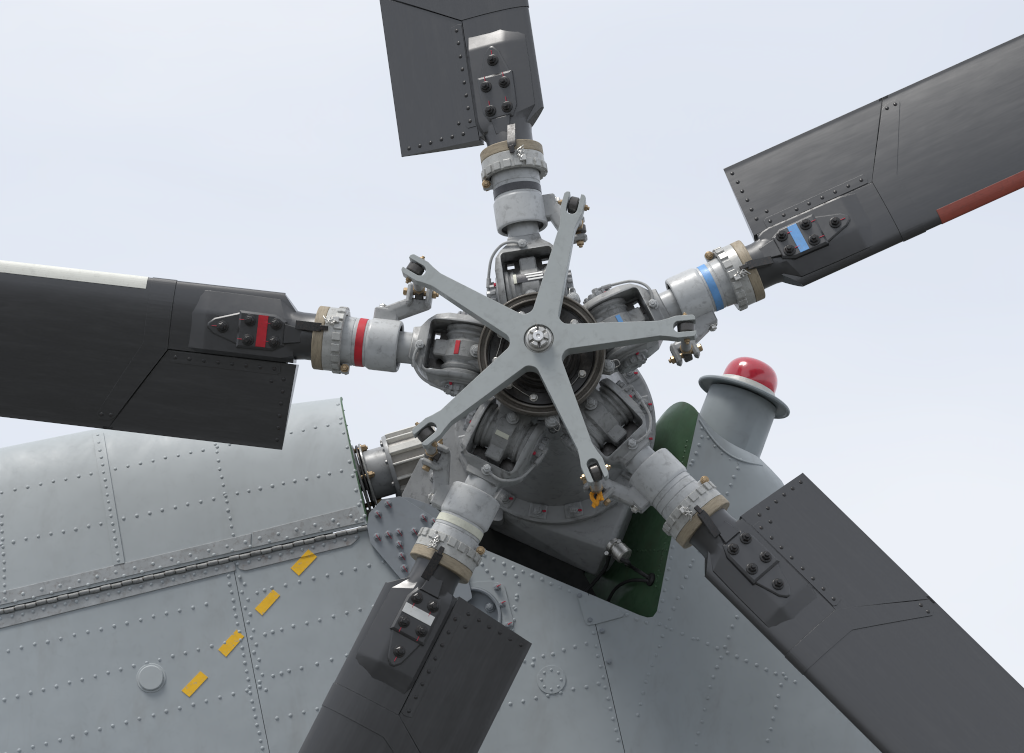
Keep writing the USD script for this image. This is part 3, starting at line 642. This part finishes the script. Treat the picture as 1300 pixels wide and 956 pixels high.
for i, az in enumerate(AZ):
    R = rot(az); g = lambda m: mv(m, R)
    yk = hub.part('yoke', g(YOKE), 'yoke_paint', smooth=38)
    hub.part('pocket_shade_plate', g(prism(Polygon([(125, -31), (148, -28.5), (148, -8), (137, -8), (137, 8), (148, 8), (148, 28.5), (125, 31)]).difference(unary_union([Polygon([(139, 18 * q), (146, 18 * q), (146, 27 * q), (139, 27 * q)]) for q in (-1, 1)])), -16.8, -14.5)), 'dark_steel', parent=yk)  # added dark plate; its colour stands in for shade in the yoke pocket
    hub.part('inner_arm', g(rbox((40, -24, -22), (100, 26, 22), 5)), 'barrel_paint')
    prof = [(-32.6, 0), (-32.6, 28), (-31.5, 29.5), (-28, 29.5), (-26.5, 27), (-25.5, 25.5), (-24, 27.5), (-21, 28.5), (-19, 26), (-14.5, 25), (-12, 27.5), (-10.5, 30)]
    prof = prof + [(-z, r) for z, r in prof[::-1]]
    br = hub.part('hinge_barrel', g(lat(prof, (101, 0, 0), (0, 0, 1.0), 64, up=(0, -1, 0))), 'barrel_paint', smooth=30)
    hub.part('barrel_lug', g(Manifold.batch_boolean([rbox((108, -19, -10.5), (141, 2, 10.5), 2.0), rbox((100, -21, -8), (124, -4, 8), 2.0)], m3.OpType.Add)), 'barrel_paint', parent=br, smooth=30)
    bb = hub.part('barrel_bolt', g(bolt((84, -33, 2), N_, 6.2, 4.5, 0.3 + i)), 'yoke_paint', parent=br) if False else hub.part('barrel_bolt', join([g(b) for b in bolt((84.5, -30.5, 2), N_, 5.8, 4.5, 0.3 + i)]), 'yoke_paint', parent=br)
    tp = {'black': 'tape_white', 'blue': 'tape_blue', 'none': None, 'white': 'tape_cream', 'red': 'tape_red'}[COL[i]]
    def wrap(f0, z0, z1, wd, h=30.75, th=0.9):
        """a thin label bent round the barrel, f0 degrees from the viewer's side"""
        a_ = np.radians(np.linspace(f0 - wd / 2, f0 + wd / 2, 8)); P_ = []
        for z_ in (z0, z1): P_.append([(101 + h * math.sin(t_), -h * math.cos(t_), z_) for t_ in a_])
        return g(shell(np.array(P_), th))
    if i == 0:
        pl_ = hub.part('data_plate', wrap(20, -22, 19, 26, 30.4), 'tape_black', parent=br)
        for q in range(3): hub.part('data_stripe', wrap(12 + q * 8, -17, 3 + 1.5 * q, 4.5, 30.7, 0.5), 'tape_white', parent=br)
        hub.part('plate_edge', wrap(20, 17, 21, 27, 30.8, 0.6), 'tape_cream', parent=br)
        hub.part('plate_edge', wrap(20, -24, -20, 27, 30.8, 0.6), 'tape_cream', parent=br)
    elif tp: hub.part('colour_tape', wrap(17, -9, 9, 11.5), tp, parent=br)
    for sgn in (-1, 1):
        zc = 42.4 * sgn
        hub.part('pin_cap', join([g(lat([(-2, 0), (-2, 25), (1.5, 25), (3, 23), (3, 18), (5.5, 17.5), (10, 17), (12, 15), (12, 6), (10, 5), (10, 0)], (101, 0, zc - 1.2 * sgn), (0, 0, sgn), 40, up=(0, -1, 0)))] +
                 [g(mv(rbox((-2.4, 13, 4), (2.4, 19.4, 10.5), 0.5), frame((0, 0, sgn), (0, -1, 0)) @ np.array([[math.cos(q), -math.sin(q), 0], [math.sin(q), math.cos(q), 0], [0, 0, 1.0]]), (101, 0, zc))) for q in np.linspace(0, 2 * math.pi, 13)[:-1]]), 'gear_base_paint', parent=yk)
        hub.part('red_mark', g(rbox((109, -20.5, zc + 2 * sgn - 1.6), (113, -16.5, zc + 2 * sgn + 2.6), 0.8)), 'mark_red', parent=yk)
    hub.part('grease_fitting', join([g(b) for b in bolt((157, -22, 3), N_, 5.2, 6.5, 0.2)]), 'sleeve_paint', parent=yk)
    hub.part('grease_pipe', g(tube([(157, -26, 4), (161, -26, 12), (162, -25, 24), (157, -22, 35), (146, -18, 45), (128, -15, 51), (108, -13, 55), (101, -12, 55)], 1.9, 9)), 'yoke_paint', parent=yk)
    hub.part('pipe_nut', join([g(hexa((101, -12, 50), (0, 0, 1), 5, 8)), g(tube([(122, -14.2, 52), (110, -13.2, 54.4)], 3.0, 8, spline=False))]), 'yoke_paint', parent=yk)
# small lugs with bolts between the arms, under the rim
for i, az in enumerate(AZ):
    R = rot(az - 36); lug = hub.part('rim_lug', mv(rbox((66, -44, -9), (92, -30, 9), 4), R), 'barrel_paint')
    hub.part('bolt', join([mv(b, R) for b in bolt((85, -44, 0), N_, 5.6, 4.5, 0.5)]), 'sleeve_paint', parent=lug)
    hub.part('lock_wire', mv(tube([(86, -49, 5), (94, -46, 9), (98, -40, 5), (92, -38, 0)], 0.7, 6), R), 'steel', parent=lug)

# ------------------------------------------------------------------ blades
def airfoil(k=1.0, grow=0.0):
    ch, le = 200.0, -52.0; x = (1 - np.cos(np.linspace(0, np.pi, 46))) / 2
    t = 5 * 0.132 * (0.2969 * np.sqrt(x) - 0.1260 * x - 0.3516 * x ** 2 + 0.2843 * x ** 3 - 0.1030 * x ** 4) * ch * k
    t = np.maximum(t, 0.75 * np.minimum(1, x * 40)); c = le + x * ch
    up, dn = np.stack([c, t], 1), np.stack([c, -t], 1)[::-1]
    g = Polygon(np.vstack([up, dn[1:-1]])).buffer(0)
    return g.buffer(grow) if grow else g
def half_t(c, k=1.0):
    x = np.clip((np.asarray(c, float) + 52) / 200, 0, 1)
    return 5 * 0.132 * (0.2969 * np.sqrt(x) - 0.1260 * x - 0.3516 * x ** 2 + 0.2843 * x ** 3 - 0.1030 * x ** 4) * 200 * k
def foil(x0, x1, k=1.0, grow=0.0):
    """airfoil along x; section axes: c -> z, n -> -y"""
    m = cs(airfoil(k, grow)).extrude(x1 - x0)
    return m.transform(np.array([[0, 0, 1, x0], [0, -1, 0, 0], [1, 0, 0, 0]], float))
def region(pts): return prism(Polygon(pts), -80, 80)
def superring(x, cl, ct, h, p, m=56):
    a = np.linspace(0, 2 * np.pi, m, endpoint=False); c, s = np.cos(a), np.sin(a)
    return np.stack([np.full(m, x), -h * np.sign(s) * abs(s) ** p, (cl + ct) / 2 + (ct - cl) / 2 * np.sign(c) * abs(c) ** p], 1)
RT = 1120.0
MAIN = (foil(300, RT) ^ region([(481, -70), (RT, -70), (RT, 160), (558, 160), (483.5, 37)])) + (foil(300, 481.5) ^ region([(341, -70), (481.2, -70), (481.2, 36), (318, 36), (318, -24), (323, -31), (340, -50)]))
sec = [(291, -31, 31, 31, 1.0), (299, -30, 30, 30, 1.0), (306, -30, 30, 29.5, 1.0), (314, -30, 31, 28, 0.95), (324, -31, 33, 26, 0.82), (336, -33, 33, 21, 0.7), (350, -31, 31, 15, 0.7)]
def polyring(x, h, cl, w=1.0):
    q = [(35.8, -h * .72), (35.8, h * .72), (31, h), (12, h + .3), (-13, h), (-20, h - 1.6), (cl, h * .42), (cl, -h * .42), (-20, -h + 1.6), (-13, -h), (12, -h - .3), (31, -h)]
    return np.array([(x, -n_, c_ * w) for c_, n_ in q])
SPAR = join([loft([superring(*s) for s in sec]), loft([polyring(*q) for q in ((318, 22, -30, 0.86), (325, 23.6, -32, 0.95), (334, 23.8, -36), (344, 23.2, -43), (392, 21.6, -44), (432, 20.5, -44), (437, 19.6, -44), (452, 13.6, -43), (462, 10.6, -41))])])
PANEL = foil(300, 600, 0.86) ^ region([(314, 37.4), (481, 37.4), (556.5, 160), (322.5, 160)])
FILL = foil(300, 600, 0.6) ^ region([(328, 30), (486, 30), (565, 160), (553, 160), (476, 44), (328, 44)])
DOUB = foil(470, 600, 1.0, 0.9) ^ region([(481.5, -70), (481.5, 37), (541, 131), (549, 136), (563, 136), (566, 130), (514, 32), (513, -70)])
RIVSTRIP = foil(320, 480, 0.86, 0.9) ^ region([(334, 38.5), (476, 38.5), (478, 43), (476, 53), (338, 53), (334, 50)])
BETA = [15, 10, 17, 17, 16]
BLAB = ['top dark rotor blade with no tape across its root pad, pointing almost straight up',
        'dark rotor blade with a red leading edge and blue tape, reaching to the upper right',
        'dark rotor blade at the lower right, beyond the red beacon, with a plain grey sleeve',
        'black rotor blade with white tape across its root, hanging in front of the cut-out',
        'black rotor blade with a white leading edge and a red tape mark, at the left']
for i, az in enumerate(AZ):
    borg = rot(az) @ np.array([101.0, 0, 0]) - rot(BAZ[i]) @ np.array([101.0, 0, 0])
    bl = Thing('tail_rotor_blade', BLAB[i], 'rotor blade', borg, BAZ[i], group='tail rotor blades')
    b = math.radians(-BETA[i]); FE = np.array([[1, 0, 0], [0, math.cos(b), -math.sin(b)], [0, math.sin(b), math.cos(b)]])
    w = lambda m: mv(m, FE)
    X = (1.0, 0, 0)
    bl.part('spindle', lat([(150, 0), (150, 20.2), (214, 20.2), (214, 0)], (0, 0, 0), X, 56), 'sleeve_paint')
    prof = [(206, 20.5), (190, 25.5), (187, 29.5), (186, 31), (187, 32.3), (190, 33), (222, 33), (226, 31.2), (228, 30.2), (229, 30.2), (262, 32.2), (262, 24), (206, 20.5)]
    col = bl.part('collar', lat([(212, 20.6), (196, 26.4), (187.4, 27.2), (186, 28.8), (185.6, 31), (187, 32.6), (190, 33.2), (222, 33.2), (225, 31.6), (226.4, 30.6), (226.4, 24), (212, 20.6)], (0, 0, 0), X, 72), 'sleeve_paint', smooth=30)
    bl.part('lip_shade_ring', lat([(187.6, 27.6), (187.0, 26.9), (190, 25.6), (191, 20.4), (200, 20.4)], (0, 0, 0), X, 64), 'rubber', parent=col)  # black ring stands in for the shaded gap between collar and spindle
    if COL[i] == 'none': pr = [(226.6, 24), (226.6, 30.2), (233, 30.4), (233.6, 29.6), (234.6, 29.6), (235, 30.5), (243, 30.8), (243.6, 30), (244.4, 30), (245, 31), (262, 32), (262, 24)]
    else: pr = [(226.6, 24), (226.6, 30.2), (243, 30.8), (243.6, 30.2), (244.4, 30.2), (245, 31), (262, 32), (262, 24)]
    slv = bl.part('sleeve', lat(pr, (0, 0, 0), X, 72), 'sleeve_paint', smooth=30)
    if COL[i] != 'none':
        bl.part('colour_band', lat([(229.5, 30.2), (229.6, 30.9), (239.5, 31.25), (239.6, 30.6)], (0, 0, 0), X, 72), {'black': 'tape_black', 'blue': 'tape_blue', 'white': 'tape_cream', 'red': 'tape_red'}[COL[i]], parent=slv, smooth=30)
    nut = mani(lat([(258, 33.2), (256.6, 36), (256.6, 39), (258, 40.6), (279.6, 40.6), (279.6, 33.2), (258, 33.2)], (0, 0, 0), X, 80))
    teeth = []
    for q in np.linspace(0, 2 * math.pi, 19)[:-1]:
        c, s = math.cos(q), math.sin(q)
        teeth.append(Manifold.hull_points(mv(rbox((257.4, -5.0, 38.6), (268, 5.0, 42.9), 0.7), np.array([[1, 0, 0], [0, c, -s], [0, s, c]]))[0]))
    nut_m = Manifold.batch_boolean([nut] + teeth, m3.OpType.Add)
    ring = bl.part('ring_nut', nut_m, 'nut_metal', smooth=30)
    bl.part('fibre_ring', lat([(279.8, 30), (279.8, 40.0), (280.8, 40.8), (292.5, 40.8), (293.5, 40), (293.5, 28)], (0, 0, 0), X, 72), 'phenolic', smooth=30)
    bl.part('inner_ring', lat([(281, 31.8), (281, 36)], (0, 0, 0), X, 40), 'dark_steel')
    wire = []
    for q in range(7):
        wire.append(tube([(262 + q * 2.2, -41.5 - (q % 3), -14 - 3 * (q % 2)), (266 + q * 2, -45, -12 + 2 * (q % 3)), (271 + q * 2, -42.3 - (q % 2), -17 + 3 * (q % 2))], 0.8, 6, m=4))
    bl.part('lock_wire', wire + [rbox((262, -44.8, -18), (270, -41, -10), 0.8)], 'steel', parent=ring)
    # clamp bolt on the trailing side of the sleeve
    bl.part('clamp_lug', rbox((246, -5, 29), (256, 5, 43), 1.2), 'sleeve_paint', parent=slv)
    bl.part('clamp_bolt', [hexa((251, -11, 38), (0, 1, 0), 4.4, 5.6), cyl((251, -12, 38), (0, 1, 0), 2.6, 24, 12), hexa((251, 5.5, 38), (0, 1, 0), 4.6, 5, 6, 0.4), cyl((251, -5.6, 38), (0, -1, 0), 5.6, 1.6, 16)], 'brass_plate', parent=slv)
    # pitch horn
    horn = Manifold.batch_boolean([rbox((193, -11, -47), (224, 11, -27), 2.0),
        Manifold.hull_points(np.vstack([arr(rbox((192, -10, -50), (212, 9, -36), 2))[0], arr(rbox((153, -17, -63), (184, 0, -52), 3))[0]])),
        rbox((152.5, -25, -80), (160, -4, -52), 3.0), rbox((177, -25, -80), (184.5, -4, -52), 3.0)], m3.OpType.Add)
    hn = bl.part('pitch_horn', horn, 'yoke_paint', smooth=30)
    for xx_ in (199.5, 215):
        bl.part('bolt', bolt((xx_, -1, -47), (0, 0, -1), 5.0, 4.5, 0.2) , 'steel', parent=hn)
    # ---- blade proper, set at its pitch
    bl.part('blade_skin', w(MAIN), 'blade_black', smooth=35)
    bl.part('root_spar', w(SPAR), 'spar_black', smooth=22)
    pn = bl.part('root_panel', w(PANEL), 'blade_black', smooth=35)
    bl.part('gap_filler', w(FILL), 'rubber', smooth=35)
    bl.part('doubler_strip', w(DOUB), 'blade_black', smooth=35)
    bl.part('rivet_strip', w(RIVSTRIP), 'blade_black', smooth=35, parent=pn)
    rb = random.Random(i)
    for c_ in np.linspace(342, 470, 8):
        bl.part('rivet', w(rivet((c_ + rb.uniform(-.6, .6), -half_t(46, 0.86) - 0.8, 46), (0, -1, 0.08), 1.05)), 'bolt_black', parent=pn)
    for c_ in np.linspace(58, 136, 6):
        bl.part('rivet', w(rivet((327 + c_ * 0.02 + rb.uniform(-.6, .6), -half_t(c_, 0.86) - 0.1, c_), (0, -1, 0.12), 1.05)), 'bolt_black', parent=pn)
    bl.part('rivet', w(rivet((344, -half_t(62, 0.86) - 0.1, 62), (0, -1, 0.1), 1.0)), 'bolt_black', parent=pn)
    for x_, c_ in ((547, 129), (559, 129.5)):
        bl.part('rivet', w(rivet((x_, -half_t(c_) - 0.9, c_), (0, -1, 0.12), 1.1)), 'bolt_black')
    # root pad with its five bolts
    pad = Manifold.batch_boolean([Manifold.hull_points(np.vstack([arr(prism([(330, -16), (345, -23), (392, -23.5), (392, 24), (345, 23.5), (330, 16)], 8, 24.6))[0], arr(prism([(333, -14), (347, -20), (389, -20.5), (389, 21), (347, 20.5), (333, 14)], 8, 27))[0]])),
        Manifold.hull_points(np.vstack([arr(prism([(388, -22), (424, -10), (432, -3), (432, 3), (424, 10), (388, 22)], 8, 22.0))[0], arr(prism([(388, -20), (423, -8.4), (430, -2), (430, 2), (423, 8.4), (388, 20)], 8, 23.4))[0]])),
        Manifold.hull_points(np.vstack([arr(prism([(308, -9), (332, -13), (332, 13), (308, 9)], 8, 27))[0], arr(prism([(310, -8), (331, -12), (331, 12), (310, 8)], 8, 28.5))[0]]))], m3.OpType.Add)
    pd = bl.part('root_pad', w(pad), 'spar_black', smooth=30)
    for x_, c_, n_0 in ((343, 12, 27), (343, -11, 27), (377, 13, 27), (377, -12, 27), (412, 0, 23.4)):
        bt = bl.part('pad_bolt', join([w(q) for q in (lat([(-0.5, 0), (-0.5, 7.8), (1.2, 7.6), (2.2, 6), (2.2, 0)], (x_, -n_0, c_), N_, 22), hexa((x_, -n_0 - 2, c_), N_, 5.6, 5.0, 6, x_), cyl((x_, -n_0 - 6.8, c_), N_, 3.0, 3.6, 12))]), 'bolt_black', parent=pd)
        if i != 2: bl.part('red_tick', w(rbox((x_ + 6, -n_0 - 1.0, c_ - 0.4), (x_ + 14, -n_0 - 0.0, c_ + 0.4), 0.15)), 'mark_red', parent=pd)
    if COL[i] in ('blue', 'white', 'red'):
        bl.part('tape_mark', w(box((354, -27.9, -20.4), (366.5, -26.4, 20))), {'blue': 'tape_blue', 'white': 'tape_white', 'red': 'tape_red'}[COL[i]], parent=pd)
    bl.part('lock_tab', join([w(Manifold.hull_points(np.array([(x_, -n0, c_) for x_, n0 in ((283, 40.6), (283, 41.8), (291, 41.6), (308, 31.5), (318, 29), (308, 28), (291, 40.6))  for c_ in (-19, -8)]))), w(rbox((274, -43.6, -16.5), (285, -41.4, -10), 0.7))]), 'bolt_black', parent=pd)
    if COL[i] in ('red', 'blue'):
        x0 = 519 if COL[i] == 'red' else 536
        bl.part('edge_strip', w(foil(x0, RT - 0.5, 1.0, 0.6) ^ region([(x0, -70), (RT, -70), (RT, -37 if i == 4 else -36), (x0, -37 if i == 4 else -36)])), 'strip_white' if COL[i] == 'red' else 'strip_red', smooth=35)

# ------------------------------------------------------------------ pitch spider and links
SPA, RS, DS = 76.15, 182.5, 121.0
spi = Thing('pitch_spider', 'flat grey five-armed spider on the rotor axis in front of the hub', 'pitch spider', (0, 0, 0), SPA)
arms = []
for k in range(5):
    a = math.radians(72 * k); c, s = math.cos(a), math.sin(a)
    p = np.array([(0, -18), (60, -14.6), (150, -9.6), (163, -12), (171, -14.2), (192, -13.8), (195, -11), (195, 11), (192, 13.8), (171, 14.2), (163, 12), (150, 9.6), (60, 14.6), (0, 18)])
    arms.append(Polygon(np.stack([p[:, 0] * c - p[:, 1] * s, p[:, 0] * s + p[:, 1] * c], 1)))
star = unary_union(arms + [Point(0, 0).buffer(36, 32)]).buffer(11, 16).buffer(-11, 16)
star = star.buffer(-3, 8).buffer(3, 8)
for k in range(5):
    a = math.radians(72 * k); c, s = math.cos(a), math.sin(a)
    sl = LineString([(174 * c, 174 * s), (220 * c, 220 * s)]).buffer(7.2, 8)
    star = star.difference(sl)
star = star.difference(Point(0, 0).buffer(18.6, 40))
lo, hi = DS - 27, DS
SP = prism(star, lo, hi)
# arms thin towards their ends on the far side
wedge = lathe([(lo - 20, 0), (lo - 20, 260), (lo + 9.5, 260), (lo + 8, 170), (lo, 60), (lo, 0)], 80)
wedge = mani(mv(wedge, frame(N_)))
SP = SP - (wedge - Manifold.cylinder(400, 45, 45, 48).transform(np.array([[1, 0, 0, 0], [0, 0, 1, -200], [0, 1, 0, 0]], float)))
plate_p = spi.part('star_plate', SP, 'spider_paint', smooth=30)
spi.part('hub_bush', lat([(60, 0), (60, 32), (lo + 2, 32), (lo + 2, 0)], (0, 0, 0), N_, 56), 'gear_paint')
spi.part('centre_washer', lat([(DS - 8, 0), (DS - 8, 18.4), (DS - 4, 18.4), (DS - 3, 17.6), (DS - 3, 0)], (0, 0, 0), N_, 56), 'nut_metal')
nt = mani(lat([(DS - 4, 0), (DS - 4, 15.6), (DS + 0.5, 15.8), (DS + 1.5, 13.4), (DS + 9, 13.0), (DS + 10.5, 11.8), (DS + 10.5, 0)], (0, 0, 0), N_, 48))
for k in range(3):
    a = math.radians(60 * k + 20); A = np.array([[math.cos(a), 0, -math.sin(a)], [0, 1, 0], [math.sin(a), 0, math.cos(a)]])
    nt = nt - Manifold.hull_points(mv(box((-30, -DS - 15, -1.9), (30, -DS - 5, 1.9)), A)[0])
spi.part('centre_nut', nt, 'steel', smooth=30)
spi.part('centre_stud', lat([(DS, 0), (DS, 7.6), (DS + 8, 7.6), (DS + 12, 7.4), (DS + 13.5, 6.4), (DS + 13.5, 2.5), (DS + 11, 2.0), (DS + 11, 0)], (0, 0, 0), N_, 32), 'bright_steel')
spi.part('cotter_pin', [tube([(-14, -DS - 8, -5), (-10, -DS - 8.5, -3.6), (12, -DS - 8.5, 4.4), (16, -DS - 7, 7)], 0.9, 6, m=5), tube([(12, -DS - 8, 4), (15, -DS - 6, -1), (13.5, -DS - 4, -6)], 0.8, 6, m=5)], 'dark_steel')
LLAB = ['short rod end link under the spider arm beside the top blade', 'short rod end link below the spider arm pointing right', 'short rod end link with an orange rag tied round it', 'short rod end link under the spider arm near the finned cover', 'short rod end link under the spider arm above the left blade']
for k in range(5):
    az = SPA - 72 * k; R0 = np.array([[math.cos(math.radians(-72 * k)), 0, -math.sin(math.radians(-72 * k))], [0, 1, 0], [math.sin(math.radians(-72 * k)), 0, math.cos(math.radians(-72 * k))]])
    for sg in (-1, 1):
        spi.part('fork_bolt', join([mv(q, R0) for q in [hexa((RS, -DS + 12, 13.4 * sg), (0, 0, sg), 4.0, 4.2), cyl((RS, -DS + 12, 17.6 * sg), (0, 0, sg), 2.2, 2.6, 12)]]), 'brass_plate')
    spi.part('fork_pin', mv(cyl((RS, -DS + 12, -15), (0, 0, 1), 3.6, 30, 14), R0), 'brass_plate')
    ba = BAZ[k]; bo = rot(AZ[k]) @ np.array([101.0, 0, 0]) - rot(ba) @ np.array([101.0, 0, 0])
    lk = Thing('pitch_link', LLAB[k], 'pitch link', (0, 0, 0), az, group='links between the spider and the blades')
    # lower end: the horn's fork of blade k, seen in this link's own axes
    lowp = rot(ba - az) @ np.array([168.5, -14.0, -70.0]) + rot(-az) @ bo; up = np.array([RS, -DS + 12, 0.0])
    dd = lowp - up; ln = np.linalg.norm(dd); dd /= ln
    ax2 = rot(ba - az) @ np.array([1.0, 0, 0])
    lk.part('upper_eye', [lat([(-5.6, 4), (-5.6, 9.5), (-4.4, 10.8), (4.4, 10.8), (5.6, 9.5), (5.6, 4)], up, (0, 0, 1), 32, up=(0, -1, 0)), cyl(up + dd * 9, dd, 6.5, 14, 20)], 'dark_steel')
    lk.part('bearing_ball', lat([(-7, 0), (-7, 4)] + [(z, math.sqrt(8.4 ** 2 - z * z)) for z in np.linspace(-6.6, 6.6, 11)] + [(7, 4), (7, 0)], up, (0, 0, 1), 28, up=(0, -1, 0)), 'bright_steel')
    lk.part('rod', lat([(16, 0), (16, 5.6), (24, 6.5), (ln - 26, 6.5), (ln - 20, 5.4), (ln - 8, 5.4), (ln - 8, 0)], up, dd, 24), 'yoke_paint')
    lk.part('lock_nut', hexa(up + dd * (ln - 26), dd, 8.6, 6.5), 'brass_plate')
    lk.part('lower_eye', [lat([(-5.2, 3), (-5.2, 9), (-4, 10.2), (4, 10.2), (5.2, 9), (5.2, 3)], lowp, ax2, 32, up=(0, -1, 0)), cyl(lowp - dd * 16, dd, 5.6, 8, 16)], 'dark_steel')
    lk.part('lower_pin', [cyl(lowp - ax2 * 17, ax2, 3.5, 34, 14), hexa(lowp + ax2 * 16.4, ax2, 5.2, 5.2), hexa(lowp - ax2 * 16.4, -ax2, 5.2, 4.6), cyl(lowp - ax2 * 21, -ax2, 2.6, 3, 12)], 'brass_plate')
    if k == 2:
        rag = []
        for q, (a, b_, c_) in enumerate([((4, -12, 0), (3, -14, 12), (-4, -10, 22)), ((-3, -12, 2), (-6, -14, 10), (2, -12, 20)), ((0, -13, -2), (5, -15, 6), (7, -11, 14))]):
            rag.append(tube([lowp + np.array(a), lowp + np.array(b_), lowp + np.array(c_)], 2.6, 7, m=5))
        rv_, rf_ = join(rag); rv_ = rv_ + (meshkit.noise(rv_ * 0.4, 3)[:, None] - 0.5) * 3.0
        gz_ = rot(-az); A = np.array(gz_)                      # keep it hanging straight down in the world
        lw = rot(az) @ lowp
        rv_ = np.array([(0, 0, 0)]) + (rv_ - lowp)
        rv_[:, 2] *= -1; rf_ = rf_[:, ::-1]
        rv_ = rv_ @ A.T + lowp
        rag_t = Thing('rag', 'torn orange cloth tied round the link below the lower spider arm', 'rag', rot(az) @ lowp, 0)
        rag_t.part('cloth', ((rot(az) @ rv_.T).T - rot(az) @ lowp, rf_), 'rag_orange', smooth=60)
